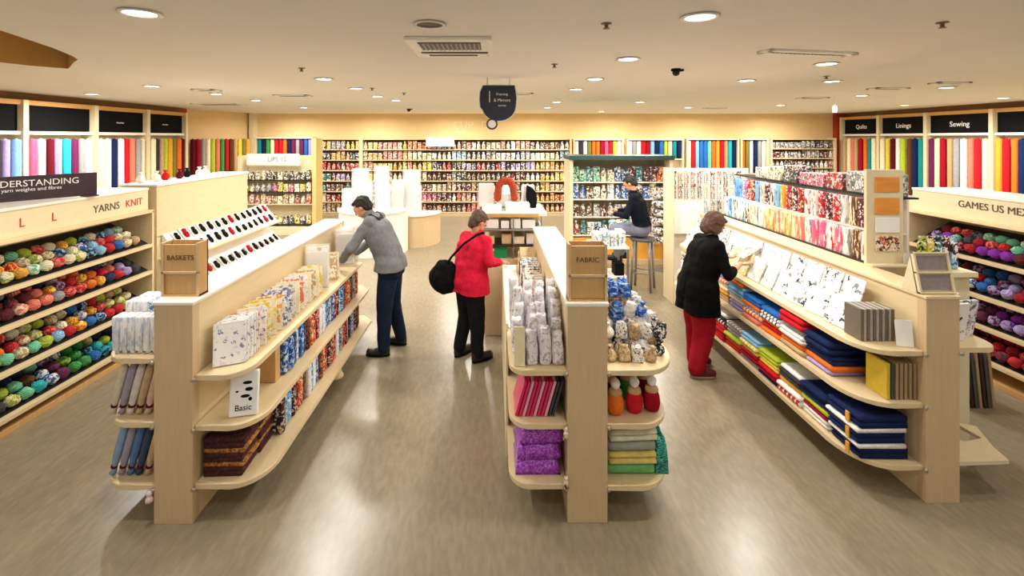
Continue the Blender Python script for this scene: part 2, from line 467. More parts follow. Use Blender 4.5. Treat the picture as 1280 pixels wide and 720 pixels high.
# bolts on the slanting corner wall
def bolt_row(p0, p1, z, L, cols, n, wherel, group, r=.06, face=0):
    for k in range(n):
        t = (k + .5) / n; cn = cols[k % len(cols)]
        me = cached('fabric_roll', f'{cn}{L}{r}', b_bolt(L, r), cloth(cn, pc(cn)))
        put('fabric_roll', me, (p0[0] + (p1[0]-p0[0]) * t, p0[1] + (p1[1]-p0[1]) * t, z), (0, 0, R.uniform(0, 6)),
            f'{cn} fabric roll {wherel}, {lefti(k+1)}', 'fabric roll', group)
t = thing('fabric_rack', 'low cream rack of fabric rolls along the short angled wall', 'rack')
bm = bmesh.new(); add_prism(bm, [(-8.2, 12.62), (-7.5, 14.68), (-7.2, 14.5), (-7.85, 12.62)], 0, 1.2); obj('base_plinth', bm, CREAM, t)
bolt_row((-8.06, 12.75), (-7.42, 14.6), 1.2, 1.17, ['maroon', 'crimson', 'grey', 'cream', 'lime', 'salmon', 'green', 'red', 'brown', 'tan', 'yellow', 'olive', 'amber'], 13, 'on the angled corner rack', 'fabric rolls on the angled corner wall')

# back wall racks
def back_rack(x0, x1, z0, L, cols, place, n):
    t = thing('fabric_rack', f'cream rack of fabric rolls on the back wall, {place}', 'rack')
    box('back_panel', (x0, YB - .05, max(.05, z0 - .5), x1, YB - .005, z0 + L + .05), CREAM, t)
    box('shelf', (x0, YB - .25, z0 - .04, x1, YB - .05, z0 - .001), CREAM, t)
    box('upright', (x0 - .05, YB - .26, .0, x0, YB - .005, z0 + L + .06), CREAM, t)
    box('upright', (x1, YB - .26, .0, x1 + .05, YB - .005, z0 + L + .06), CREAM, t)
    box('top_rail', (x0, YB - .26, z0 + L + .01, x1, YB - .05, z0 + L + .05), WHITE, t)
    bolt_row((x0, YB - .15), (x1, YB - .15), z0, L, cols, n, f'on the back wall, {place}', f'fabric rolls on the back wall {place}', r=round(min(.07, (x1 - x0) / n * .44), 3))
back_rack(-7.3, -5.6, 1.6, .76, ['teal', 'navy', 'green', 'cream', 'red', 'red', 'orange', 'navy', 'plum', 'grey', 'plum', 'blue', 'lilac', 'sky'], 'at its far left corner', 13)
back_rack(2.5, 3.95, 1.75, .56, ['white', 'charcoal', 'white', 'olive', 'orange', 'orange', 'crimson', 'pink', 'red', 'yellow'], 'just right of the craft shelving', 11)
back_rack(4.15, 5.8, 1.75, .56, ['white', 'grey', 'white', 'red', 'crimson', 'sky', 'navy', 'blue', 'lime', 'cream', 'teal', 'navy'], 'above the green topped booth', 12)
back_rack(5.98, 7.5, 1.3, 1.02, ['cream', 'red', 'sky', 'blue', 'blue', 'mint', 'orange', 'amber', 'red', 'tan', 'turquoise', 'navy'], 'right of the green topped booth', 12)
back_rack(7.65, 8.4, 1.3, 1.02, ['orange', 'olive', 'white', 'navy', 'grey', 'white'], 'beside the button shelves', 6)

PK = ['orange', 'yellow', 'cream', 'brown', 'maroon', 'white', 'amber', 'charcoal', 'tan', 'salmon', 'navy', 'lime', 'red', 'lilac']
def pkt_mesh(i, cn, w=.12, h=.22):
    shape = i % 3
    m = prnt('pack_' + cn, [pc(cn), '#f6efe0', pc(cn), '#2a1c18'], 22, rough=.5)
    if shape == 0: return cached('hang_packet', f'{cn}{w}{h}', b_packet(w, h, w * .6), m, False)
    if shape == 1: return cached('craft_bottle', f'{cn}{w}{h}', b_bottle(h * .9, w * .45), m)
    return cached('craft_box', f'{cn}{w}{h}', lambda bm: (add_box(bm, -w/2, -w*.35, 0, w/2, w*.35, h*.8, bev=.006), add_box(bm, -w*.46, -w*.37, h*.5, w*.46, w*.37, h*.56)), m, False)
NM = {0: ('hang_packet', 'packet'), 1: ('craft_bottle', 'bottle'), 2: ('craft_box', 'box')}
ROWN = ['bottom', 'second', 'third', 'fourth', 'fifth', 'sixth', 'top']
def back_shelves(x0, x1, z0, z1, rows, pitch, pal, place, mt=WOODL, backm=plain('shelf_back_brown', '#6b5344', .7), depth=.35, y=YB, itemw=None):
    t = thing('shelving_unit', f'{place} shelving full of small craft packets on the back wall', 'shelving')
    box('back_panel', (x0, y - .04, z0, x1, y - .005, z1), backm, t)
    box('side_panel', (x0 - .05, y - depth - .03, 0, x0, y - .005, z1 + .03), mt, t)
    box('side_panel', (x1, y - depth - .03, 0, x1 + .05, y - .005, z1 + .03), mt, t)
    box('kick_board', (x0, y - depth + .03, 0, x1, y - depth + .06, z0), mt, t)
    rh = (z1 - z0) / rows
    for r in range(rows + 1):
        box('shelf', (x0, y - depth, z0 + r * rh - .025, x1, y - .04, z0 + r * rh), mt, t)
        if r < rows:
            n = int((x1 - x0) / pitch)
            run = 0
            for k in range(n):
                if run <= 0: cn = R.choice(pal(r, k / n)); sh = R.randrange(3); run = R.choice((1, 1, 2, 3))
                run -= 1
                w = pitch * .8
                hh = min(rh - .06, .26)
                nm, ct = NM[sh]
                put(nm, pkt_mesh(sh, cn, round(w, 3), round(hh, 3)), (x0 + (x1 - x0) * (k + .5) / n, y - depth + .08, z0 + r * rh + .001), (0, 0, R.uniform(-.12, .12)),
                    f'{cn} {ct}, {lefti(k+1)}, {ROWN[r] if r < rows-1 else "top"} shelf of the {place} back wall shelving', ct, f'craft goods on the {place} back wall shelving')
def pal1(r, t): return [['tan', 'cream', 'grey', 'navy'], ['maroon', 'crimson', 'cream', 'charcoal'], ['white', 'teal', 'maroon', 'amber'], ['lilac', 'crimson', 'yellow', 'teal'], ['cream', 'red', 'lime', 'navy'], ['cream', 'tan', 'amber', 'navy', 'white'], ['yellow', 'brown', 'grey', 'amber']][r]
def pal2(r, t):
    if t > .83 and r < 5: return ['amber', 'amber', 'yellow', 'orange', 'tan']
    if t < .3 and r > 2: return ['yellow', 'amber', 'cream', 'tan', 'salmon', 'orange']
    return [['maroon', 'salmon', 'cream', 'brown'], ['maroon', 'salmon', 'white', 'pink'], ['brown', 'cream', 'maroon', 'tan'], ['maroon', 'charcoal', 'brown', 'white', 'crimson'], ['navy', 'charcoal', 'red', 'lilac'], ['white', 'grey', 'cream', 'sky', 'amber'], ['white', 'salmon', 'cream', 'brown']][r]
def pal3(r, t): return [['tan', 'olive', 'cream'], ['olive', 'tan', 'cream'], ['lime', 'cream', 'grey'], ['white', 'grey', 'charcoal', 'pink'], ['charcoal', 'grey', 'white', 'maroon'], ['white', 'charcoal', 'grey']][r]
back_shelves(-5.42, -4.1, .12, 2.36, 7, .14, pal1, 'narrow left')
back_shelves(-4.0, 2.33, .12, 2.36, 7, .15, pal2, 'wide central')
back_shelves(8.5, 10.4, .6, 2.36, 6, .13, pal3, 'dark right')
o = box('wall_sign', (-2.05, YB - .44, 2.13, -1.2, YB - .40, 2.4), PAPER); tag(o, 'blank white sign board on the top shelf of the back wall shelving', 'sign')
t = thing('wall_sign', 'pale raised letters on the ochre back wall left of the hanging sign', 'sign')
for i, ch in enumerate('CUP D'):
    if ch != ' ': text('letter', ch, .34, plain('pale_letter', '#f3dfb2', .5), t, (-1.15 + i * .22, YB - .02, 2.78), (PI/2, 0, 0), .012)

# ------------------------------------------------------------------ ceiling fittings
def cpos(px, py, z=CE):      # ceiling point under which a fitting sits
    Y = (z - H) * 600 / (172 - py); return ((px - 617) * Y / 600, Y)
bm = bmesh.new(); add_lathe(bm, [(.085, 0), (.115, -.006), (.118, -.012), (.09, -.014), (.082, -.004)], 24, cap=False)
ring_me = mesh('trim_ring', bm, WHITE, True)
bm = bmesh.new(); add_lathe(bm, [(.084, -.009), (.084, -.006)], 24); lens_me = mesh('lens', bm, LAMP)
DL = [(175, 15), (875, 20), (785, 73), (744, 98), (720, 111), (405, 98), (445, 110), (472, 120), (190, 107), (115, 117), (270, 117), (320, 125), (933, 100),
      (1033, 79), (1183, 109), (1254, 122), (1077, 119), (1131, 131), (976, 131), (800, 127), (696, 127), (684, 134), (495, 125), (380, 134), (752, 139), (860, 134), (1040, 101)]
for i, (px, py) in enumerate(DL):
    x, y = cpos(px, py)
    o = thing('ceiling_downlight', 'round recessed ceiling downlight, ' + [
        'at far upper left near the recess', 'largest, right of centre at the top', 'right of the top centre one, next behind it', 'third of the row running back from the large one', 'fourth of the row running back from the large one',
        'left of centre, nearest of its row', 'left of centre, second of its row', 'left of centre, third of its row', 'above the left wall rolls, between vents', 'closest to the left wall header', 'above the angled corner rack', 'beside the black vent near the corner',
        'right of the dome camera', 'behind the slit diffuser at right', 'just behind the right hand vent', 'above the second sign of the right wall', 'in front of the red column', 'above the farthest right wall sign', 'left of the red column, far back', 'centre right, far back', 'behind the hanging sign on its right', 'farthest right of the hanging sign',
        'left of the hanging sign, far back', 'far back above the back left shelves', 'against the back wall right of centre', 'far back above the booth', 'small one behind the diffuser light'][i], 'ceiling light', (x, y, CE), group='downlights in the ceiling')
    link('trim_ring', ring_me, o); link('lens', lens_me, o)
def lamp(x, y, power, size=.16, z=CE - .03, col=(1, .955, .89)):
    ld = bpy.data.lights.new('downlight_and_fill_lamp', 'AREA'); ld.shape = 'DISK'; ld.size = size; ld.energy = power; ld.color = col; ld.spread = 3.0
    o = bpy.data.objects.new('downlight_and_fill_lamp', ld); C.objects.link(o); o.location = (x, y, z)  # used for the ceiling downlights and for added fill lamps
for px, py in DL[:21]:
    x, y = cpos(px, py)
    if y < 13.5: lamp(x, y, 20 if y < 5 else 40)
def vent(px, py, w, d, label, rot=0, m=DARK):
    x, y = cpos(px, py)
    t = thing('ceiling_vent', label, 'vent', (x, y, CE), rot, 'vents in the ceiling')
    bm = bmesh.new()
    for a in ((-w/2, -d/2, w/2, -d/2 + .05), (-w/2, d/2 - .05, w/2, d/2), (-w/2, -d/2, -w/2 + .05, d/2), (w/2 - .05, -d/2, w/2, d/2)):
        add_box(bm, a[0], a[1], -.02, a[2], a[3], 0, bev=.004)
    obj('frame', bm, WHITE, t)
    bm = bmesh.new(); add_box(bm, -w/2 + .04, -d/2 + .04, -.006, w/2 - .04, d/2 - .04, -.001); obj('dark_duct', bm, m, t)
    bm = bmesh.new(); n = max(3, int(w / .05))
    for k in range(n):
        xx = -w/2 + .05 + (w - .1) * (k + .5) / n
        add_box(bm, xx - .006, -d/2 + .05, -.018, xx + .006, d/2 - .05, -.008)
    obj('louvre', bm, GREYM, t)
x, y = cpos(565, 57)
t = thing('ceiling_air_conditioner', 'square white ceiling air conditioning cassette with dark grille', 'air conditioner', (x, y, CE))
bm = bmesh.new(); add_box(bm, -.33, -.36, -.03, .33, .40, 0, bev=.01); obj('cover', bm, WHITE, t)
bm = bmesh.new(); add_box(bm, -.24, -.28, -.036, .24, -.0, -.028); obj('intake', bm, DARK, t)
bm = bmesh.new()
for k in range(14): add_box(bm, -.235 + k * .035, -.28, -.042, -.225 + k * .035, 0, -.034)
obj('grille', bm, GREYM, t)
bm = bmesh.new(); add_box(bm, -.27, .12, -.036, .29, .18, -.028); add_box(bm, -.22, .26, -.036, .2, .3, -.028); obj('air_slot', bm, DARK, t)
vent(1110, 110, .5, .22, 'dark slotted ceiling vent left of the pair at right'); vent(1187, 103, .45, .18, 'dark slotted ceiling vent farthest right')
vent(366, 119, .6, .3, 'dark ceiling vent above the back left shelves'); vent(258, 112, .35, .25, 'small dark ceiling vent above the corner rolls')
vent(274, 130, 1.0, .5, 'wide dark ceiling vent near the angled corner'); vent(1015, 122, .5, .25, 'dark ceiling vent in front of the right back shelves')
vent(893, 135, .5, .3, 'dark ceiling vent far back right of centre'); vent(653, 117, .35, .3, 'small grey ceiling vent beside the hanging sign', 0, GREYM)
vent(1010, 65, .9, .16, 'long pale slit air diffuser at upper right', .2, plain('pale_duct', '#b09c80', .7))
x, y = cpos(537, 29)
t = thing('ceiling_speaker', 'round recessed dark ceiling speaker in front of the air conditioner', 'speaker', (x, y, CE))
bm = bmesh.new(); add_lathe(bm, [(.085, -.001), (.105, -.006), (.11, -.012), (.085, -.014)], 24, cap=False); obj('trim_ring', bm, CEILM, t, smooth=True)
bm = bmesh.new(); add_lathe(bm, [(.086, -.006), (.086, -.003)], 24); obj('grille', bm, plain('speaker_grille', '#6a5a44', .7), t)
for px, py, l in ((758, 29, 'at top centre'), (1178, 28, 'at upper right'), (377, 85, 'left of the downlight row'), (465, 110, 'between the left downlights'), (505, 116, 'behind the left downlights'), (1033, 95, 'beyond the slit diffuser'), (693, 80, 'right of the hanging sign')):
    x, y = cpos(px, py); bm = bmesh.new()
    add_lathe(bm, [(.035, -.0), (.035, -.006), (.012, -.01), (.012, -.03), (.022, -.034), (.022, -.038)], 12)
    o = obj('ceiling_sprinkler', bm, plain('dull_brass', '#7a6a52', .4, .1, 9, .6), None, (x, y, CE)); tag(o, f'small ceiling sprinkler head {l}', 'sprinkler', 'sprinkler heads')
for px, py, l in ((845, 86, 'right of centre'), (511, 136, 'small, far back left of the hanging sign')):
    x, y = cpos(px, py)
    t = thing('security_camera', f'black dome security camera on the ceiling, {l}', 'camera', (x, y, CE))
    bm = bmesh.new(); add_lathe(bm, [(.05, 0), (.055, -.02), (.045, -.025)], 16); obj('mount', bm, BLACK, t, smooth=True)
    bm = bmesh.new(); add_sphere(bm, (0, 0, -.04), .04); obj('dome', bm, plain('black_dome', '#050505', .1), t, smooth=True)
    bm = bmesh.new(); add_tube(bm, (0, 0, -.03), (.09, .02, -.01), .012); obj('arm', bm, BLACK, t)
# pendant spot at the right
x, y = 5.9, 8.3
t = thing('pendant_spotlight', 'slim hanging spotlight rod near the right wall ceiling', 'ceiling light', (x, y, CE))
bm = bmesh.new(); add_tube(bm, (0, 0, 0), (0, 0, -.2), .008); obj('rod', bm, WHITE, t)
bm = bmesh.new(); add_lathe(bm, [(.02, -.2), (.035, -.22), (.035, -.3), (.025, -.31)], 14); obj('lamp_head', bm, emis('spot_head', '#fff1d8', 5), t, smooth=True)
# hanging sign
t = thing('hanging_sign', 'navy rounded shield shaped sign hanging from the ceiling with white lettering', 'sign', (.06, 6.0, 0))
pts = [(-.19, 3.05), (.20, 3.05), (.225, 2.9), (.215, 2.78)] + [(.205 * math.cos(math.radians(a)) + .005, 2.78 + .17 * math.sin(math.radians(a))) for a in range(-12, -170, -12)] + [(-.225, 2.78), (-.232, 2.88), (-.225, 2.97)]
pts = [(x, z) for x, z in pts]
bm = bmesh.new(); add_prism(bm, pts, -.02, .02, 'Y'); b_ = obj('board', bm, NAVY, t)
bm = bmesh.new(); add_prism(bm, [(x * 1.05, 2.85 + (z - 2.85) * 1.05) for x, z in pts], .005, .03, 'Y'); obj('white_rim', bm, PAPER, t)
for k, (s, sz, z) in enumerate((('Framing', .045, 2.94), ('& Mirrors', .052, 2.865), ('service', .034, 2.80))):
    text('lettering', s, sz, PAPER, b_, (.045, -.022, z), (PI/2, 0, 0), .002)
bm = bmesh.new(); add_box(bm, -.115, -.024, 2.84, -.105, -.02, 2.98); obj('stripe', bm, PAPER, b_)
bm = bmesh.new()
for x in (-.14, .14): add_tube(bm, (x, .0, 3.05), (x, 0, CE), .005)
obj('hanging_rod', bm, STEEL, t)
t2 = thing('hanging_ornament', 'small round ornament with dark ring hanging under the navy sign', 'ornament', (-.02, 6.0, 2.57))
bm = bmesh.new()
for k in range(24):
    a0, a1 = 2*PI*k/24, 2*PI*(k+1)/24
    add_capsule(bm, (.06*math.cos(a0), 0, .06*math.sin(a0)), .012, (.06*math.cos(a1), 0, .06*math.sin(a1)), .012, 8)
obj('ring', bm, plain('dark_bronze', '#4a4036', .35, .1, 9, .5), t2, smooth=True)
bm = bmesh.new(); add_lathe(bm, [(.052, -.006), (.052, .006)], 20, Matrix.Rotation(PI/2, 4, 'X')); obj('disc', bm, PAPER, t2)

# ------------------------------------------------------------------ gondolas
def shelf_plan(xa, xb, y0, y1, r):
    """xa = spine side, xb = outer side; near corner rounded, far corner slightly"""
    s = 1 if xb > xa else -1
    pts = [(xa, y0)] 
    cx, cy = xb - s * r, y0 + r * 1.3
    for i in range(8):
        a = PI/2 * i / 7
        pts.append((cx + s * r * math.sin(a), cy - r * 1.3 * math.cos(a)))
    pts += [(xb, y1 - .15), (xb - s * .12, y1), (xa, y1)]
    return pts
def gondola(label, x0, x1, y0, y1, top, shelves, topm=WHITE, overh=.0):
    t = thing('display_gondola', label, 'gondola', ((x0 + x1)/2, y0, 0))
    X = (x0 + x1) / 2
    def L(b): return (b[0] - X, b[1] - y0, b[2], b[3] - X, b[4] - y0, b[5])
    box('end_post', L((x0, y0, 0, x1, y0 + .07, top - .022)), WOOD, t, bev=.003)
    box('spine_panel', L((x0 + .006, y0 + .07, 0, x1 - .006, y1 - .04, top - .022)), WOODL, t, bev=0)
    box('far_post', L((x0, y1 - .04, 0, x1, y1, top - .022)), WOOD, t, bev=.003)
    box('top_cap', L((x0 - .008, y0 - .008, top - .022, x1 + .008, y1 + .01, top)), topm, t, bev=.004)
    for (xa, xb, z, ya, yb, r) in shelves:
        bm = bmesh.new(); add_prism(bm, [(p[0] - X, p[1] - y0) for p in shelf_plan(xa, xb, ya, yb, r)], z - .035, z)
        bmesh.ops.bevel(bm, geom=bm.edges[:], offset=.004, segments=1, affect='EDGES')
        sh = obj('shelf', bm, WOODL, t)
        s = 1 if xb > xa else -1
        bm = bmesh.new(); add_lathe(bm, [(.010, 0), (.014, .003), (.014, .010), (.006, .014)], 12, Matrix.Translation((xa - X + s * .008, -.001, z - .017)) @ Matrix.Rotation(PI/2, 4, 'X'))
        obj('shelf_bolt', bm, STEEL, sh, smooth=True)
        yy = ya + .9
        bm = bmesh.new()
        while yy < yb - .2:
            add_prism(bm, [(xa - X, z - .035), (xb - X - s * .08, z - .035), (xa - X, z - .13)], yy - y0, yy - y0 + .012, 'Y'); yy += .95
        if bm.verts: obj('bracket', bm, WOODL, sh)
        else: bm.free()
    return t
# A: front left
A = (-2.11, -1.87, 2.98, 6.0, 1.38)
gondola('long maple gondola with white top, front left of the aisle', *A, [
    (-1.87, -1.56, .915, 3.0, 5.85, .16), (-1.87, -1.48, .60, 3.0, 5.85, .18), (-1.87, -1.45, .235, 3.0, 5.85, .2),
    (-2.11, -2.50, 1.02, 3.0, 5.85, .18), (-2.11, -2.48, .62, 3.0, 5.85, .18), (-2.11, -2.5, .23, 3.0, 5.85, .18)])
# B: centre
B = (.46, .71, 2.99, 5.55, 1.37)
bm = bmesh.new(); add_lathe(bm, [(.05, 0), (.06, .01), (.06, .03), (.045, .05), (.04, .09), (.05, .1)], 14, Matrix.Translation((.49, 1.62, .10)))
obj('shelf_foot', bm, WOODL, bpy.data.objects['display_gondola'], smooth=True)
gondola('long maple gondola with white top, centre of the shop floor', *B, [
    (.46, .10, .945, 3.0, 5.5, .10), (.46, .10, .61, 3.0, 5.5, .12), (.46, .10, .235, 3.0, 5.5, .12),
    (.71, 1.19, .945, 3.0, 5.5, .24), (.71, 1.14, .61, 3.0, 5.5, .2), (.71, 1.15, .225, 3.0, 5.5, .22)])
box('side_return', (-.49, .62, 0, -.475, 2.4, 1.0), CREAM, bpy.data.objects['display_gondola.001'], bev=0)
# C: front right
Cc = (2.84, 3.06, 3.15, 6.6, 1.36)
gondola('long maple gondola with maple top, front right of the aisle', *Cc, [
    (2.84, 2.46, .99, 3.17, 6.5, .2), (2.84, 2.43, .645, 3.17, 6.5, .22), (2.84, 2.42, .235, 3.17, 6.5, .24),
    (3.06, 3.40, 1.0, 3.2, 3.75, .1)], topm=WOODL)
o = bpy.data.objects['display_gondola.002']
bm = bmesh.new(); add_prism(bm, [(p[0] - 2.95, p[1] - 3.15) for p in [(3.07, 3.2), (3.46, 3.22), (3.5, 3.36), (3.62, 3.6), (3.5, 3.66), (3.52, 3.46), (3.36, 3.42), (3.07, 3.62)]], .21, .235); obj('notched_shelf', bm, CREAM, o)

# side-wall of tissue: sign boxes on the ends
def box_sign(x0, x1, y0, z, h, label, word, d=.10):
    t = thing('sign_box', label, 'sign box', ((x0 + x1)/2, y0, z))
    w = (x1 - x0)
    bm = bmesh.new()
    add_box(bm, -w/2, 0, 0, -w/2 + .012, d, h); add_box(bm, w/2 - .012, 0, 0, w/2, d, h); add_box(bm, -w/2, d - .012, 0, w/2, d, h)
    add_box(bm, -w/2, 0, 0, w/2, d, .012)
    obj('case', bm, WOODP, t)
    p = box('front_panel', (-w/2 + .012, .0, h * .46, w/2 - .012, .012, h - .012), WOODP, t, bev=.002)
    box('lower_panel', (-w/2 + .012, .012, .012, w/2 - .012, .022, h * .44), WOODP, t, bev=.002)
    bm = bmesh.new(); add_box(bm, -w/2, -.008, h * .42, w/2, .012, h * .47, bev=.003); add_box(bm, -w/2, -.008, 0, -w/2 + .016, .0, h, bev=.002); add_box(bm, w/2 - .016, -.008, 0, w/2, .0, h, bev=.002)
    obj('frame', bm, WOOD, t)
    text('lettering', word, .045, plain('burnt_lettering', '#5a4428', .7), p, (0, -.002, h * .72), (PI/2, 0, 0), .001)
    return t
box_sign(-2.13, -1.89, 3.08, 1.38, .345, 'wooden box sign standing on the end of the front left gondola', 'BASKETS')
box_sign(.47, .715, 3.02, 1.37, .36, 'wooden open topped box sign standing on the end of the centre gondola', 'FABRIC')
t = thing('brochure_stand', 'slanted brochure stand with two mauve grey panels on the front right gondola end', 'brochure stand', (2.95, 3.2, 1.36))
bm = bmesh.new(); M = Matrix.Rotation(-.22, 4, 'X')
add_box(bm, -.12, 0, 0, .12, .012, .27, bev=.003, M=M); add_box(bm, -.12, -.02, 0, -.105, .01, .27, bev=.002, M=M); add_box(bm, .105, -.02, 0, .12, .01, .27, bev=.002, M=M)
for z in (0, .13, .258): add_box(bm, -.12, -.022, z, .12, .01, z + .012, bev=.002, M=M)
add_prism(bm, [(.0, 0), (.13, 0), (.06, .25)], -.12, -.108, 'X')
obj('frame', bm, CREAM, t)
mv = plain('mauve_card', '#8f8080', .6, .12, 40)
for z0, z1 in ((.025, .12), (.155, .245)):
    bm = bmesh.new(); add_box(bm, -.1, -.01, z0, .1, -.002, z1, M=M); obj('card_panel', bm, mv, t)

# ---- A left shelf goods
WP = prnt('white_blue', ['#f2f0ee', '#e4e2e4', '#f4f2f0', '#c4cede'], 26, (1, 1, .3))
BP = prnt('blue_white', ['#4878a8', '#e8f0f4', '#3a5a88', '#c4d8e8'], 40)
LB = 'left shelf, front left gondola'
i = 0
for row in range(3):
    for k in range(6):
        i += 1
        m = BP if (k in (3, 4) and row == 1) else WP
        h = .24 if row == 0 else .30
        me = cached('slim_pack', f'{m.name}{h}', lambda bm, h=h: (add_box(bm, -.021, -.05, .02, .021, .05, h, bev=.010), add_box(bm, -.015, -.03, 0, .015, .03, .03, bev=.004)), m, True)
        put('slim_pack', me, (-2.41 + k * .049, 3.10 + row * .115, 1.021), (0, 0, R.uniform(-.05, .05)),
            f'{"blue patterned" if m is BP else "white"} slim pack, {lefti(k+1)}, {["front","middle","back"][row]} row, top {LB}', 'pack', 'slim packs on the top left shelf')
def bundle(shape, m):
    def f(bm):
        add_lathe(bm, [(.004, 0), (.024, .004), (.020, .03), (.012, .05), (.022, .075), (.028, .12), (.030, .22), (.027, .31), (.014, .335)], 12)
        for v in bm.verts:
            v.co.x *= .86; v.co.y *= .9; v.co.x += .004 * math.sin(v.co.z * 30); v.co.y += .004 * math.sin(v.co.z * 50 + 1)
    return cached('cloth_bundle', shape, f, m)
TIE = cloth('maroon', pc('maroon'))
for lv, (z, cols) in enumerate(((.62, ['cream', 'grey', 'white', 'tan', 'salmon']), (.23, ['sky', 'grey', 'blue', 'charcoal', 'tan']))):
    proto = {}
    for row in range(3):
        for k in range(5):
            cn = cols[k]
            mm = cloth('soft_' + cn, {'sky': '#8ea6c4', 'blue': '#5a7cae', 'grey': '#a49ca8', 'cream': '#d8cbb4', 'white': '#e0d4cc', 'tan': '#c6ac84', 'salmon': '#d8b8a4', 'charcoal': '#44506a'}[cn])
            loc = (-2.455 + k * .056, 3.09 + row * .1, z + .006); rot = (.0, .27, 0)
            lab = f'{cn} tied cloth bundle, {lefti(k+1)}, {["front","middle","back"][row]} row, {["middle","bottom"][lv]} {LB}'
            if cn not in proto:
                t = thing('cloth_bundle', lab, 'cloth bundle', loc, 0, f'cloth bundles on the {["middle","bottom"][lv]} left shelf'); t.rotation_euler = rot
                link('roll', bundle(cn, mm), t)
                bm = bmesh.new(); add_lathe(bm, [(.014, .04), (.019, .045), (.019, .06), (.014, .065)], 12, cap=False); obj('tie', bm, TIE, t, smooth=True)
                proto[cn] = t
            else: dup(proto[cn], loc, None, rot, lab)

# ---- A right goods
AT = 'front left gondola'
def lean_book(cn, m, w, h, th, loc, rotz, lean, label, cat='booklet', group=None, name='booklet'):
    me = cached(name, f'{m.name}{w}{h}{th}', b_booklet(w, h, th), m, False)
    return put(name, me, loc, Euler((lean, 0, rotz), 'XYZ'), label, cat, group)
seqA = ['white'] * 7 + ['orange'] + ['white', 'yellow', 'yellow', 'amber', 'lilac', 'lilac', 'grey', 'cream', 'salmon', 'white', 'cream', 'tan', 'cream', 'yellow', 'cream', 'white', 'yellow', 'cream', 'tan', 'cream', 'green', 'cream', 'salmon', 'cream', 'white', 'cream']
y = 3.13
for k, cn in enumerate(seqA):
    m = {'white': prnt('pattern_white', ['#f6f4f0', '#f6f4f0', '#dedce8', '#8a88a8'], 30, thr=.8), 'lilac': prnt('pattern_lilac', ['#f4f2f4', '#8e90b8', '#f4f4f4', '#60608c'], 30)}.get(cn) or prnt('pattern_' + cn, ['#f4ecd8', pc(cn), '#f4ecd0', pc(cn)], 20)
    th = .016
    if 4.62 < y < 4.9 or y > 5.15: y += .088; continue
    lean_book(cn, m, .19, .26, th, (-1.72 + R.uniform(-.006, .006), y, .92), .45, -.22, f'{cn} paper pattern booklet, {near(k+1)} on the top right shelf of the {AT}', 'booklet', 'pattern booklets on the top shelf')
    y += .026 if k < 7 else .088
tk = thing('boxed_kit', 'white boxed kit with black print leaning on the middle shelf of the front left gondola', 'boxed kit', (-1.615, 3.09, .606)); tk.rotation_euler = (-.2, 0, .25)
bm = bmesh.new(); add_box(bm, -.085, 0, 0, .085, .045, .27, bev=.008); fr = obj('carton', bm, PAPER, tk)
text('lettering', 'Basic', .05, BLACK, fr, (0, -.001, .05), (PI/2, 0, 0), .001)
bm = bmesh.new()
for x, z, a, bq in ((.02, .2, .03, .01), (.03, .16, .025, .012), (.01, .12, .03, .01), (.04, .10, .012, .012), (-.04, .15, .01, .006)): add_sphere(bm, (x, -.001, z), 1, a, .002, bq, 10, 6)
obj('printed_mark', bm, BLACK, fr, smooth=True)
box('tan_block_box', (-1.78, 3.52, .601, -1.60, 3.60, .86), WOODP); tag(bpy.data.objects['tan_block_box'], 'plain tan cardboard box behind the white boxed kit', 'box')
PR = {}
def printed(cn):
    base = pc(cn)
    alt = {'blue': ['#1c2f70', '#c8dcf0'], 'red': ['#401010', '#f0c090'], 'orange': ['#6a1c10', '#f0e0b0'], 'black': ['#502018', '#d8c8b8'], 'white': ['#c8d8f0', '#f4f0ec'], 'brown': ['#281410', '#c07040'], 'navy': ['#101428', '#8090c0'], 'grey': ['#404050', '#e0e0e0'], 'sky': ['#f0f4f8', '#3060a0'], 'crimson': ['#300c10', '#e0b0a0'], 'teal': ['#083030', '#c0e0d8']}.get(cn, ['#302020', '#f0e8e0'])
    return prnt('cotton_' + cn, [base, alt[0], base, alt[1]], 34, rough=.8)
CA = {1: ['blue', 'blue', 'navy', 'sky', 'blue', 'navy', 'brown', 'orange', 'red', 'crimson', 'white', 'white', 'sky', 'blue', 'grey', 'blue', 'crimson', 'black', 'sky', 'blue', 'brown', 'red', 'orange', 'black', 'brown', 'grey', 'red', 'orange', 'brown'],
      0: ['black', 'sky', 'sky', 'black', 'red', 'orange', 'brown', 'white', 'sky', 'white', 'blue', 'brown', 'orange', 'red', 'black', 'red', 'crimson', 'white', 'sky', 'grey', 'red', 'crimson', 'white', 'navy', 'lilac', 'grey', 'black', 'brown', 'red']}
for lv, z, xo, ys, ye in ((1, .603, -1.57, 3.66, 5.6), (0, .238, -1.545, 3.52, 5.6)):
    n = 28 if lv else 29
    for k in range(n):
        cn = CA[lv][k]; y = ys + (ye - ys) * k / n
        hh = .26 if lv else .27
        me = cached('folded_cotton', f'{cn}{hh}', lambda bm, hh=hh: (add_box(bm, -.13, -.028, 0, .13, .028, hh, bev=.02, seg=3), add_box(bm, .08, -.032, .02, .128, .032, hh * .9, bev=.012, seg=2)), printed(cn), True)
        put('folded_cotton', me, (xo - .13 + R.uniform(-.008, .015), y, z), (R.uniform(-.02, .02), 0, R.uniform(-.025, .025)),
            f'{cn} printed cotton piece standing {near(k+1)} on the {["bottom","middle"][lv]} right shelf, {AT}', 'folded fabric', f'cotton pieces on the {["bottom","middle"][lv]} right shelf')
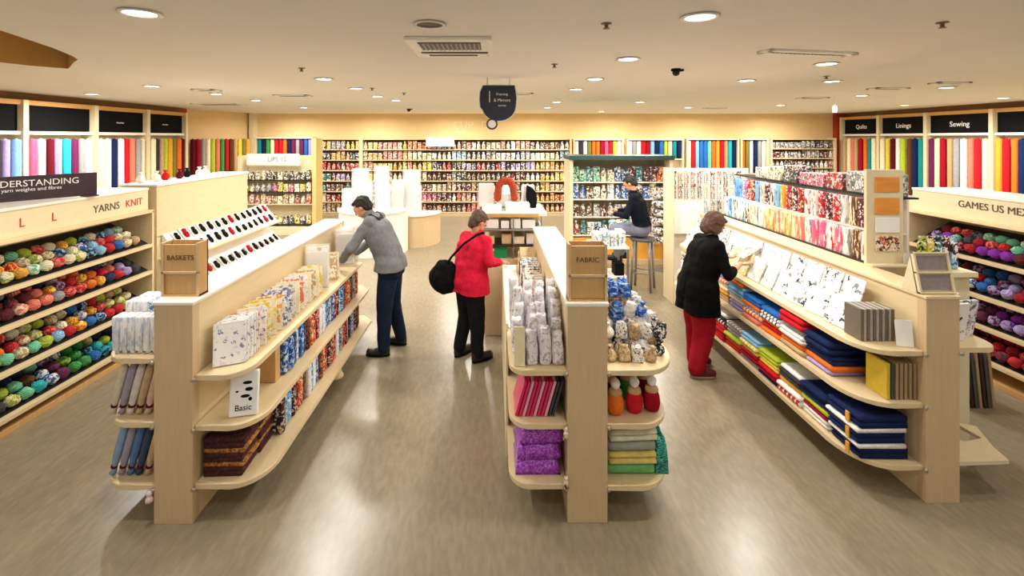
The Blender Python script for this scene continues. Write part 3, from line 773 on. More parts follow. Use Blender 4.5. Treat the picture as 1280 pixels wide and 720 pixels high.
for j in range(2):
    zz = .237
    for k, (cn, hh) in enumerate((('maroon', .062), ('amber', .026), ('maroon', .058), ('amber', .026), ('maroon', .072))):
        m = prnt('weave_' + cn, ['#3c1014', '#4a1418', '#2a0c0e', '#5c2420'] if cn == 'maroon' else ['#b07c34', '#c48e44', '#9a6628', '#7a3c1c'], 40, (1, 1, 1), .9)
        me = cached('folded_throw', f'{cn}{hh}{j}', b_fold(.215, .25, hh, 2 if cn == 'maroon' else 1, k + j), m)
        put('folded_throw', me, (-1.728 + .006 * (k % 2), 3.17 + .225 * j, zz + .001), (0, 0, PI * .5 - .03 * (k % 2) + .05),
            f'{"dark red" if cn == "maroon" else "ochre"} folded throw, {["lowest","second","third","fourth","topmost"][k]} in the {["front","rear"][j]} stack, bottom shelf, front left gondola', 'folded fabric', 'dark red and ochre throws on the front left gondola')
        zz += hh + .001
# acrylic racks at the far end of A
for k in range(3):
    t = thing('literature_holder', f'clear acrylic holder of white leaflets beside the person in grey, {near(k+1)}', 'literature holder', (-1.735, (4.72, 5.6, 5.76)[k], .916), .2, 'acrylic leaflet holders')
    bm = bmesh.new(); add_box(bm, -.11, 0, 0, .11, .008, .42); add_box(bm, -.11, .08, 0, .11, .086, .42); add_box(bm, -.11, 0, 0, -.104, .08, .42); obj('holder', bm, ACR, t)
    box('leaflet', (-.1, .012, .01, .1, .03, .36), PAPER, t); box('leaflet', (-.1, .04, .01, .1, .06, .40), prnt('leaflet_amber', ['#f4f0e8', '#b86a30', '#f4f0ea', '#e8c090'], 14, thr=.7), t)

# ---- B left goods
TU = prnt('tulle', ['#f3f1f3', '#ebe7ef', '#f4f2f2', '#d6cede', '#c4b0a8'], 30, rough=.5, thr=.5)
TB = prnt('tan_bag', ['#d9c4a0', '#c8ae86', '#efe6d8', '#5a4840'], 30, rough=.7, thr=.4)
def bags(cells, ms, label, group):
    for k, (x, y, z, h, r, mi, desc) in enumerate(cells):
        me = cached('gift_bag', f'{ms[mi].name}{h}{r}{k % 3}', b_bag(h, r, k % 3), ms[mi])
        put('gathered_bag', me, (x, y, z), (R.uniform(-.12, .12), R.uniform(-.12, .12), R.uniform(0, 6)), f'{desc} gathered cloth bag, {label}', 'bag', group)
for row in range(5):
    for col in range(4):
        q = (row * 3 + col) % 7; hh = round((.20, .25, .31, .36, .40)[row] + .015 * (q % 3), 3)
        me = cached('film_wrap', f'tu{q}{hh}', b_wrap(.074, .086, hh, q * 1.7), TU)
        put('wrapped_bundle', me, (.163 + col * .083 + (.0 if row else .004), 3.10 + row * .105, .947), (R.uniform(.0, .07), R.uniform(-.05, .05), 0), f'white crinkled wrapped bundle, {lefti(col+1)}, {nth(row+1) if row else "front"} row, top left shelf, centre gondola', 'bundle', 'white wrapped bundles on the centre gondola')
o = box('price_card', (.13, 3.045, .947, .20, 3.055, 1.20), plain('cream_card', '#f3e6bd', .6)); tag(o, 'narrow cream price card at the left edge of the centre gondola top shelf', 'sign')
# white liner and small bins further back
o = box('white_table_runner', (.113, 3.66, .9465, .25, 5.45, .955), PAPER, bev=.002); tag(o, 'long white paper runner on the left top shelf of the centre gondola', 'paper runner')
for k, (y, m, d) in enumerate(((4.25, prnt('bin_print', ['#f4efe6', '#f4efe6', '#e0b08c', '#5a4038'], 24, thr=.5), 'black and peach spotted'), (4.65, prnt('bin_print2', ['#f6f4f0', '#f6f4f0', '#c0c0c8', '#606070'], 24, thr=.5), 'grey spotted'), (5.1, WOODL, 'plain cream'))):
    t = thing('storage_bin', f'{d} box of packets on the left top shelf of the centre gondola', 'storage box', (.36, y, .946))
    bm = bmesh.new(); add_box(bm, -.09, 0, 0, .09, .012, .14); add_box(bm, -.09, .2, 0, .09, .212, .2); add_prism(bm, [(0, 0), (.212, 0), (.212, .2), (0, .14)], -.09, -.08, 'X'); add_prism(bm, [(0, 0), (.212, 0), (.212, .2), (0, .14)], .08, .09, 'X'); add_box(bm, -.09, 0, 0, .09, .21, .01)
    obj('case', bm, m, t)
    for q in range(5): 
        bm = bmesh.new(); add_box(bm, -.075, .025 + q * .034, .012, .075, .045 + q * .034, .21 + .01 * q, bev=.004); obj('packet', bm, m, t)
# magenta books
for k in range(11):
    cn = 'magenta' if k not in (9, 10) else 'charcoal'
    m = plain('gloss_' + cn, {'magenta': '#d8245f', 'charcoal': '#34363e'}[cn], .3, .1) if k % 3 != 2 or cn == 'charcoal' else plain('pale_pink_card', '#f0a8bc', .4)
    lab = 'magenta' if cn == 'magenta' and k % 3 != 2 else ('pale pink' if cn == 'magenta' else 'charcoal')
    me = cached('binder', m.name, lambda bm: (add_box(bm, -.009, -.14, 0, .009, .14, .23, bev=.003), add_box(bm, -.007, -.137, .002, .007, -.143, .226)), m, False)
    put('slim_folder', me, (.145 + k * .0235, 3.22, .613), (0, .28, 0), f'{lab} slim leaning folder, {lefti(k+1)}, middle left shelf, centre gondola', 'folder', 'slim folders on the centre gondola')
for k in range(4):
    m = plain('gloss_grey', '#7e828c', .35, .1)
    me = cached('binder2', m.name, lambda bm: add_box(bm, -.02, -.1, 0, .02, .1, .27, bev=.006), m, False)
    put('tall_folder', me, (.2 + k * .05, 3.5, .613), (0, .1, 0), f'grey tall folder behind the magenta folders, {lefti(k+1)}', 'folder', 'tall grey folders')
SEQ = prnt('purple_sequin', ['#9a2cc0', '#b84ad8', '#7a1ea0', '#d07ae8'], 70, rough=.3)
for k in range(3):
    me = cached('sequin_fold', str(k), b_heap(.29, .32, .125, k * 7), SEQ)
    put('sequin_fabric', me, (.285 + .006 * k, 3.24 + .01 * k, .237 + k * .095), (0, 0, .05 * k), f'purple sequin fabric bundle, {["bottom","middle","top"][k]} of the pile on the bottom left shelf', 'fabric', 'purple sequin bundles')
for k in range(8):
    cn = ['crimson', 'plum', 'purple', 'lilac', 'pink', 'cream', 'tan', 'salmon'][k]
    for lv, z in ((0, .237), (1, .613)):
        me = cached('folded_fabric', f'{cn}b', b_fold(.2, .3, .19, 3, k), cloth(cn, pc(cn)))
        put('folded_fabric', me, (.29, 3.75 + k * .215 + (.03 if lv else 0), z), (0, 0, -PI/2), f'{cn} folded fabric stack, {near(k+1)} of its row, {["bottom","middle"][lv]} left shelf, centre gondola', 'folded fabric', f'fabric stacks on the {["bottom","middle"][lv]} shelf')
# small tassels on the post side
for k, (z, sx) in enumerate(((.30, .448), (.60, .447))):
    bm = bmesh.new(); add_sphere(bm, (0, 0, 0), .014); add_lathe(bm, [(.008, -.01), (.016, -.03), (.018, -.06)], 10); add_path(bm, [(0, 0, .01), (.003, 0, .04)], .002)
    o = obj('hanging_tassel', bm, TB, None, (sx, 2.975, z - .01), smooth=True); tag(o, f'small beige tassel hanging beside the {["bottom","middle"][k]} shelf of the centre gondola post', 'tassel', 'tassels')
bm = bmesh.new(); add_sphere(bm, (0, 0, 0), .018); add_lathe(bm, [(.008, -.01), (.02, -.03), (.022, -.05)], 10)
o = obj('hanging_tassel', bm, cloth('softpink', '#e8cfc8'), None, (-2.13, 2.968, .2), smooth=True); tag(o, 'small pinkish tassel hanging beside the foot of the front left gondola post', 'tassel')

# ---- B right goods
BB = prnt('blue_cloth', ['#2458b8', '#5a90e0', '#1a3c90', '#a8c8f0'], 20, (1, 1, 2), .7)
BW = prnt('speck_white', ['#f4f0ea', '#f4f0ea', '#e8dccb', '#4a4244'], 60, rough=.7, thr=.5)
BT = prnt('brown_bag', ['#cdb088', '#c0a074', '#dcc8a4', '#94744c'], 50, rough=.8, thr=.4)
BK = prnt('black_cloth', ['#22232a', '#f0ece4', '#2c2c34', '#22232a'], 40, rough=.8)
WT = prnt('white_fluff', ['#f6f3ee', '#efe9e0', '#f6f3ee', '#d8ccc0'], 50, rough=.9)
DSC = {BT.name: 'tan', BW.name: 'white speckled', BB.name: 'blue', BK.name: 'black and white', WT.name: 'plain white'}
pat = [[BT, BT, BW, BT, BT], [BT, WT, BW, BW, BK], [BW, BK, WT, BW, BT], [WT, BK, WT, BB, BW], [BB, WT, BB, BB, BW]]
for layer, (z0, rows) in enumerate(((.946, range(0, 5)), (1.052, range(1, 5)), (1.158, range(2, 5)), (1.26, range(3, 5)))):
    for row in rows:
        for c in range(5 if layer < 2 else 4 - (layer == 3)):
            if row == 0 and c == 4: continue
            m = pat[(row + layer) % 5 if layer < 3 else 4][(c + layer * 2) % 5]
            q = (row * 2 + c + layer) % 6
            hh = .10
            me = cached('gift_pouch', f'{m.name}{q}', b_wrap(.074, .074, hh, q + 11) if q % 3 else b_bag(hh, .038, q), m)
            put('cloth_pouch', me, (.772 + c * .084 + .008 * (layer % 2), 3.13 + row * .098 + .01 * layer, z0), (R.uniform(-.25, .25), R.uniform(-.25, .25), R.uniform(0, 6)),
                f'{DSC[m.name]} cloth pouch, {lefti(c+1)}, {nth(row+1) if row else "front"} row, {["lowest","second","third","top"][layer]} layer, centre gondola right side', 'pouch', 'cloth pouches heaped on the centre gondola right side')
for k, (x, y, cn) in enumerate(((.79, 3.12, 'orange'), (.92, 3.14, 'red'), (1.04, 3.16, 'crimson'), (.80, 3.3, 'maroon'), (.92, 3.32, 'green'), (1.04, 3.34, 'maroon'), (.80, 3.5, 'crimson'), (.93, 3.5, 'maroon'))):
    t = thing('plush_pouch', f'{cn} stuffed pouch with white pompom top, {["front left","front middle","front right","second row left","second row middle","second row right","back left","back right"][k]}, centre gondola shelf', 'pouch', (x, y, .612), R.uniform(-.3, .3), 'pompom pouches on the centre gondola')
    bm = bmesh.new(); add_lathe(bm, [(.02, 0), (.048, .01), (.055, .05), (.05, .10), (.035, .14), (.02, .165)], 16); obj('pouch_body', bm, cloth(cn, pc(cn)), t, smooth=True)
    bm = bmesh.new(); add_lathe(bm, [(.038, .12), (.045, .13), (.04, .15), (.025, .16)], 14); obj('collar', bm, cloth('tan', pc('tan')), t, smooth=True)
    bm = bmesh.new(); add_sphere(bm, (0, 0, .19), .032, 1, 1, 1.15); 
    for v in bm.verts: v.co += Vector((v.co.x, v.co.y, v.co.z - .19)) * .12 * mnoise.noise(v.co * 60)
    obj('pompom', bm, plain('white_fleece', '#f2ede4', .95), t, smooth=True)
fcols = [('green', '#6cae6a'), ('yellow', '#dcc870'), ('grey', '#9a9c90'), ('cream', '#d8d6b8')]
for k in range(4):
    me = cached('soft_fold', str(k), b_fold(.30, .34, .072, 1 + k % 2, k), plain('fold_' + fcols[k][0], fcols[k][1], .85, .15, 20, 0, .2))
    put('folded_throw', me, (.885 + .008 * (k % 2), 3.25, .227 + k * .073), (0, 0, .02 * k), f'{fcols[k][0]} folded throw, {["lowest","second lowest","third up","topmost"][k]} in its stack, bottom right shelf, centre gondola', 'folded fabric', 'green and cream throws')
me = cached('teal_rib', '', b_heap(.09, .34, .26, 3), prnt('teal_rib', ['#2fae94', '#58d0b4', '#1c7a6c', '#20305a'], 40, (1, 1, 3), .6))
put('ruffled_scarf', me, (1.09, 3.27, .227), (0, 0, 0), 'teal green ruffled scarf at the outer side of the folded throws', 'scarf')
for k in range(8):
    cn = ['tan', 'white', 'navy', 'grey', 'cream', 'red', 'teal', 'white'][k]
    for lv, z in ((0, .227), (1, .613), (2, .947)):
        me = cached('folded_fabric', f'{cn}c', b_fold(.2, .34, .18, 3, k), cloth(cn, pc(cn)))
        put('folded_fabric', me, (.92, 3.76 + k * .21, z), (0, 0, PI/2), f'{cn} folded fabric stack, {near(k+1)} of its row, {["bottom","middle","top"][lv]} right shelf, centre gondola', 'folded fabric', f'fabric stacks on the centre gondola right side')

# ---- tiered table at the far end of B
t = thing('tiered_display_table', 'white tiered display stand with wooden edged top beyond the centre gondola', 'display stand', (.25, 5.85, 0))
box('top_shelf', (-.40, 0, 1.44, .40, .8, 1.485), WHITE, t); box('wood_edge', (-.34, -.02, 1.43, .3, .0, 1.475), WOODP, t); box('back_panel', (-.36, .4, .93, .34, .42, 1.44), CREAM, t)
box('middle_shelf', (-.38, -.06, 1.27, .36, .75, 1.29), GREYM, t); box('lower_shelf', (-.38, -.05, 1.08, .3, .75, 1.10), DARK, t); box('base_cabinet', (-.36, -.03, 0, .34, .75, .93), CREAM, t)
bm = bmesh.new()
for x in (-.36, -.01, .33): add_box(bm, x - .008, -.03, .93, x + .008, -.015, 1.44)
for x in (-.36, .33): add_box(bm, x - .008, .7, .93, x + .008, .72, 1.44)
obj('frame', bm, GREYM, t)
def small(name, b, m, label, cat, group=None, bev=.006): o = box(name, b, m, bev=bev); return tag(o, label, cat, group)
t = thing('boxed_goods', 'bright green carton on the lower tier beyond the centre gondola', 'carton', (.02, 5.84, .931))
box('carton', (-.13, 0, 0, .14, .2, .145), GREEN, t); bm = bmesh.new(); add_box(bm, -.09, -.003, .09, -.01, 0, .12); obj('label_patch', bm, PAPER, t)
for k, (x, w, h, cn) in enumerate(((-.06, .14, .1, 'yellow'), (.16, .12, .12, 'tan'), (.31, .13, .09, 'cream'), (.45, .1, .13, 'white'))):
    small('craft_box', (x - w/2, 5.86, 1.101, x + w/2, 6.1, 1.101 + h), plain('pale_' + cn, {'yellow': '#e8d494', 'tan': '#d9bf8e', 'cream': '#f0e4c4', 'white': '#f0ede4'}[cn], .5), f'pale {cn} box on the middle tier of the tiered stand, {lefti(k+1)}', 'box', 'boxes on the middle tier')
for k, (x, w, h) in enumerate(((-.04, .2, .11), (.14, .1, .09), (.27, .12, .12), (.43, .16, .10))):
    small('white_carton', (x - w/2, 5.86, 1.291, x + w/2, 6.15, 1.291 + h), PAPER, f'white carton under the wooden edged top of the tiered stand, {lefti(k+1)}', 'carton', 'white cartons on the tiered stand')
for k, (x, y, w, h, d) in enumerate(((-.10, 6.35, .2, .3, .14), (.46, 6.3, .16, .28, .18), (.18, 6.5, .24, .26, .1), (.0, 5.95, .2, .06, .25), (.3, 5.95, .3, .09, .25))):
    small('white_stand', (x - w/2, y, 1.486, x + w/2, y + d, 1.486 + h), PAPER, f'white display block on top of the tiered stand, {["tall left","tall right","rear middle","low front left","low front right"][k]}', 'display block', 'white display blocks')
t = thing('hairpiece_display', 'orange red arched hairpiece on a white block beyond the centre gondola', 'hairpiece', (.16, 6.25, 1.486 + .01))
bm = bmesh.new(); add_box(bm, -.12, -.0, 0, .12, .18, .17, bev=.02); obj('block', bm, PAPER, t)
bm = bmesh.new()
pts = [(.10 * math.cos(a), 0, .22 + .13 * math.sin(a)) for a in [PI * q / 8 for q in range(9)]]
pts = [(.11, 0, .12)] + pts + [(-.11, 0, .12)]
for a_, b__ in zip(pts, pts[1:]): add_capsule(bm, a_, .045, b__, .045, 12)
for v in bm.verts: v.co += .012 * Vector((mnoise.noise(v.co * 25), mnoise.noise(v.co * 27 + Vector((3, 0, 0))), mnoise.noise(v.co * 23)))
obj('curls', bm, cloth('rust', '#a8452a'), t, (0, -.03, 0), smooth=True)
bm = bmesh.new(); pts = [(-.055, 0), (.055, 0), (.065, .1), (.055, .2), (0, .26), (-.07, .30), (-.08, .15)]
add_prism(bm, pts, -.03, .03, 'Y'); bmesh.ops.bevel(bm, geom=bm.edges[:], offset=.008, segments=2, affect='EDGES')
o = obj('black_torso_form', bm, BLACK, None, (.5, 6.25, 1.487)); tag(o, 'black fabric covered display form standing on the tiered stand', 'display form')

# ---- C left goods
CT = 'front right gondola'
PW = prnt('sheet_white', ['#f8f7f4', '#f8f7f4', '#f6f4f2', '#a8acb8'], 26, thr=.8)
PG = prnt('sheet_black', ['#f6f4f0', '#f4f2ee', '#88868a', '#2e2e34'], 17, thr=.80)
PY = prnt('tissue_lime', ['#e2e08c', '#f2efc0', '#c8c860', '#f6f4e0'], 20)
PGr = prnt('sheet_grey', ['#e8e8e8', '#b8bac0', '#f0f0f0', '#6a6c74'], 26)
SG = plain('grey_journal', '#a8a29a', .5, .1, 60)
for k in range(11):
    m = SG if k % 2 else plain('tan_journal', '#6f6456', .6)
    me = cached('journal', m.name, lambda bm: add_box(bm, -.009, -.08, 0, .009, .08, .22, bev=.002), m, False)
    put('journal', me, (2.55 + k * .0215, 3.40, .992), (0, 0, .0), f'{"grey" if k % 2 else "brown"} thin journal standing upright, {lefti(k+1)}, near end of the white sheets', 'journal', 'journals on the top shelf near end')
k = 0; y = 3.62
while y < 6.4:
    if y < 4.35: m, d = PG, 'white and black'
    elif y < 4.85: m, d = PW, 'white'
    elif y < 5.4: m, d = PY, 'yellow green'
    else: m, d = PGr, 'grey printed'
    k += 1
    me = cached('pattern_sheet', m.name + 'C', b_booklet(.20, .23, .012), m, False)
    put('pattern_sheet', me, (2.56, y, .994), Euler((-.42, 0, -PI/2 + R.uniform(-.1, .22)), 'XYZ'), f'{d} pattern sheet leaning back, front row, {near(k)}, top shelf, front right gondola', 'pattern sheet', f'front pattern sheets on the {CT}')
    m2 = {PG.name: PG, PW.name: PW, PY.name: PW, PGr.name: PGr}[m.name] if k % 3 else PW
    d2 = {PG.name: 'white and black', PW.name: 'white', PGr.name: 'grey printed'}[m2.name]
    me = cached('pattern_sheet2', m2.name + 'C', b_booklet(.21, .35, .012), m2, False)
    put('pattern_sheet', me, (2.665, y + .05, .994), Euler((-.32, 0, -PI/2 + R.uniform(-.03, .03)), 'XYZ'), f'tall {d2} pattern sheet, rear row, {near(k)}, top shelf, front right gondola', 'pattern sheet', f'rear pattern sheets on the {CT}')
    y += .215 if False else .225
me = cached('white_card_c', '', b_booklet(.1, .17, .006), PAPER, False)
put('white_card', me, (2.77, 3.23, .993), Euler((-.15, 0, -.25)), 'blank white card at the near end of the top left shelf, front right gondola', 'card')
for k in range(7):
    me = cached('board', 'x', lambda bm: add_box(bm, -.009, -.09, 0, .009, .09, .24, bev=.002), plain('tan_board', '#a58a66', .6), False)
    me2 = cached('board', 'y', lambda bm: add_box(bm, -.009, -.09, 0, .009, .09, .24, bev=.002), plain('green_board', '#3c4a3a', .6), False)
    me3 = cached('board', 'z', lambda bm: add_box(bm, -.012, -.09, 0, .012, .09, .24, bev=.002), plain('yellow_board', '#dcbc34', .6), False)
    cn = ['yellow', 'dark green', 'tan', 'tan', 'tan', 'tan', 'tan'][k]
    put('fabric_board', {'yellow': me3, 'dark green': me2, 'tan': me}[cn], (2.64 + k * .030, 3.30, .648), (0, 0, 0), f'{cn} thin board, {lefti(k+1)}, near end of the front right gondola middle shelf', 'board', 'thin boards on the front right gondola')
SC = [  # (bottom-level columns) colours per stack, near to far
 ['navy', 'navy', 'navy'], ['white', 'lime', 'navy'], ['red', 'amber', 'charcoal'], ['red', 'yellow', 'lime'], ['crimson', 'yellow', 'sky'], ['red', 'orange', 'grey'], ['red', 'red', 'maroon'], ['crimson', 'red', 'orange'], ['charcoal', 'white', 'maroon'], ['black', 'crimson', 'white'], ['maroon', 'white', 'black']]
SM = [['orange', 'navy', 'navy'], ['orange', 'white', 'red'], ['red', 'white', 'blue'], ['salmon', 'orange', 'blue'], ['lilac', 'cream', 'sky'], ['tan', 'amber', 'cream'], ['salmon', 'grey', 'navy'], ['cream', 'grey', 'charcoal'], ['maroon', 'white', 'charcoal'], ['white', 'crimson', 'navy'], ['white', 'maroon', 'black']]
def stripe_mat(a, b, name, sc=5):
    k = 'stripe_' + name
    if k in MATS: return MATS[k]
    m, nt, bs = nodes(k)
    w = nt.nodes.new('ShaderNodeTexWave'); w.bands_direction = 'X'; w.inputs['Scale'].default_value = sc; w.inputs['Distortion'].default_value = 1.5
    nt.links.new(objcoord(nt, True), w.inputs['Vector'])
    r = nt.nodes.new('ShaderNodeValToRGB'); r.color_ramp.elements[0].position = .70; r.color_ramp.elements[1].position = .74
    r.color_ramp.elements[0].color = lin(a); r.color_ramp.elements[1].color = lin(b)
    nt.links.new(w.outputs[0], r.inputs[0]); nt.links.new(r.outputs[0], bs.inputs['Base Color']); bs.inputs['Roughness'].default_value = .85
    MATS[k] = m; return m
EXTRA = [['navy', 'white', 'crimson', 'yellow', 'charcoal', 'lime', 'grey'], ['white', 'orange', 'lilac', 'cream', 'sky', 'tan', 'salmon']]
for lv, z, cols, xo, y0 in ((0, .237, SC, 2.61, 3.36), (1, .647, SM, 2.63, 3.66)):
    for k in range(10 if lv == 0 else 9):
        yy = y0 + k * .31
        lay = [(c, R.choice((.045, .06, .075))) for c in cols[k]]
        for e in range(2): lay.insert(R.randrange(0, len(lay) + 1), (R.choice(EXTRA[lv]), R.choice((.03, .04))))
        if k == 0 and lv == 0: lay = [('navy', .075), ('white', .028), ('navy', .075), ('white', .028), ('navy', .08)]
        if k == 0 and lv == 1: lay = [('lilac', .03), ('orange', .045), ('navy', .06), ('navy', .10), ]
        if k == 1 and lv == 1: lay = [('tan', .04), ('orange', .05), ('white', .06), ('grey', .04), ('red', .09)]
        tot = sum(h for _, h in lay); f_ = min(1, .295 / tot); zz = z
        for q, (cn, h) in enumerate(lay):
            h = round(h * f_, 3)
            m = stripe_mat(pc(cn), '#f0e8d8' if cn not in ('white', 'cream') else '#283050', cn, 6) if R.random() < .28 and k > 1 else cloth(cn, pc(cn))
            w = R.choice((.27, .285, .30)); sd = R.randrange(3)
            me = cached('folded_fabric', f'{m.name}d{sd}{w}{h}', b_fold(w, .33, h, 1 if h < .05 else 2, sd), m)
            put('folded_fabric', me, (xo + R.uniform(-.018, .012), yy + R.uniform(-.004, .004), zz + .001), (0, 0, -PI/2 + R.uniform(-.025, .025)),
                f'{cn} folded fabric, {nth(q+1) if q else "lowest"} layer, {near(k+1)} pile, {["bottom","middle"][lv]} left shelf, front right gondola', 'folded fabric', f'folded fabrics on the {["bottom","middle"][lv]} shelf of the {CT}')
            zz += h + .002
for q, dz in enumerate((0, .105, .21)):
    bm = bmesh.new(); add_box(bm, -.017, -.182, .004, .017, -.172, .075, bev=.003)
    o = obj('yellow_ribbon', bm, cloth('amber', pc('amber')), None, (2.61, 3.30, .237 + dz), (0, 0, -PI/2)); tag(o, f'yellow ribbon band on the {["bottom","middle","top"][q]} navy fold at the near end', 'ribbon', 'ribbons round the navy folds')
# C right shelf goods, boards on the floor
for k in range(6):
    m = [PG, PGr, PW][k % 3]
    me = cached('pattern_sheet', m.name + 'R', b_booklet(.16, .27, .014), m, False)
    put('pattern_sheet', me, (3.16 + (k % 2) * .13, 3.3 + k * .07, 1.002), Euler((.15, 0, .15)), f'printed pattern booklet on the right side shelf of the {CT}, {near(k+1)}', 'booklet', f'booklets on the right side of the {CT}')
for k in range(8):
    m = [plain('slate_board', '#4a4c50', .5), plain('tan_board2', '#b09468', .5), plain('dark_brown_board', '#3a241e', .5)][k % 3]
    me = cached('leaning_board', m.name, lambda bm: add_box(bm, -.012, -.15, 0, .012, .15, .50, bev=.003), m, False)
    put('leaning_board', me, (4.17 + k * .038, 4.4, .001), (0, -.10, 0), f'{["slate","tan","dark brown"][k%3]} board leaning on the floor between the right shelving, {lefti(k+1)}', 'board', 'boards leaning on the floor')

# ---- rack of paper rolls behind C
t = thing('roll_rack', 'two tier rack of upright printed paper rolls behind the front right gondola', 'rack', (3.2, 3.95, 0))
box('base_cabinet', (-.12, 0, 0, .2, 2.55, 1.34), CREAM, t); box('front_rail', (-.13, 0, 1.345, -.115, 2.55, 1.375), DARK, t, bev=0); box('tray', (-.12, 0, 1.345, .2, 2.55, 1.36), WHITE, t, bev=0)
box('middle_tray', (.0, 0, 1.60, .2, 2.55, 1.612), WHITE, t, bev=0); box('top_tray', (.06, 0, 1.89, .3, 2.55, 1.905), DARK, t, bev=0); box('back_panel', (.2, 0, 1.34, .22, 2.55, 1.9), WHITE, t, bev=0)
RC = [('white', 'red'), ('red', 'white'), ('maroon', 'white'), ('pink', 'white'), ('cream', 'tan'), ('white', 'grey'), ('crimson', 'cream'), ('amber', 'cream'), ('sky', 'blue'), ('white', 'navy'), ('salmon', 'cream'), ('brown', 'cream'), ('lilac', 'white'), ('white', 'teal')]
for lv, z, xo, h, idxs in ((0, 1.361, -.07, .245, [0, 11, 5, 3, 0, 3, 3, 5, 10, 4, 7, 4, 10, 7, 4, 9, 5, 4, 9, 13, 13, 9, 8, 9]), (1, 1.613, .06, .255, [10, 10, 2, 11, 5, 1, 2, 1, 5, 0, 6, 2, 6, 7, 8, 9, 2, 5, 8, 6, 1, 12, 8, 8])):
    for k in range(24):
        a_, b__ = RC[idxs[k]]
        m = prnt(f'roll_{a_}_{b__}', [pc(a_), pc(a_), pc(b__)], 38, (1, 1, .8 if lv else .15), .5, .45)
        me = cached('paper_roll', f'{a_}{b__}{h}', lambda bm, h=h: add_lathe(bm, [(.012, 0), (.04, 0.001), (.042, .006), (.042, h - .006), (.04, h), (.018, h), (.016, h - .02)], 16), m)
        put('paper_roll', me, (3.2 + xo, 4.02 + k * .104, z), (0, 0, R.uniform(0, 6)), f'{a_} and {b__} printed paper roll, {["lower","upper"][lv]} tier of the roll rack, {near(k+1)}', 'paper roll', f'paper rolls on the {["lower","upper"][lv]} tier')
for k, (cn, w) in enumerate((('grey', .5), ('red', .24), ('pink', .4), ('charcoal', .26), ('cream', .3), ('white', .2))):
    m = prnt('carton_' + cn, [pc(cn), '#f2ece4', pc(cn), '#5a5450'], 34)
    y0 = 4.0 + [0, .52, .78, 1.2, 1.5, 1.85][k]
    small('flat_carton', (3.28, y0, 1.906, 3.46, y0 + w - .03, 2.09 - .03 * (k % 3)), m, f'{cn} printed carton on the top tray of the paper roll rack, {near(k+1)}', 'carton', 'cartons above the paper rolls')
# swatch board at the near end of the rack
t = thing('swatch_board', 'tall cream end board with orange swatches beside the paper rolls', 'display board', (3.2, 3.9, 1.36))
box('board', (-.17, 0, 0, .13, .03, .78), CREAM, t); box('foot', (-.17, -.06, 0, .13, .0, .02), CREAM, t)
for z0, z1, m in ((.60, .72, plain('orange_swatch', '#e8963c', .6, .12, 5, 0, 0, (1, 1, 12))), (.42, .55, plain('orange_swatch', '#e8963c')), (.27, .39, PAPER), (.12, .24, prnt('swatch_red', ['#f4e8d8', '#c86848', '#f0d8b8', '#402820'], 26))):
    box('swatch', (-.1, -.012, z0, .09, 0, z1), m, t, bev=.003)
for k, (cn) in enumerate(['lime', 'yellow', 'teal', 'maroon', 'sky']):
    me = cached('hang_packet', f'{cn}sw', b_packet(.055, .26, .035), prnt('pack_' + cn, [pc(cn), '#f6efe0', pc(cn), '#2a1c18'], 22, rough=.5), False)
    put('hang_packet', me, (3.39 + k * .062, 3.8, 1.362), (0, 0, 0), f'tall {cn} packet right of the swatch board, {lefti(k+1)}', 'packet', 'tall packets beside the swatch board')
t = thing('display_ledge', 'cream ledge carrying tall packets beside the swatch board', 'ledge', (3.52, 3.7, 0))
box('ledge', (-.17, 0, 1.32, .22, .2, 1.36), CREAM, t); box('support', (-.1, .05, 0, .2, .18, 1.32), CREAM, t)

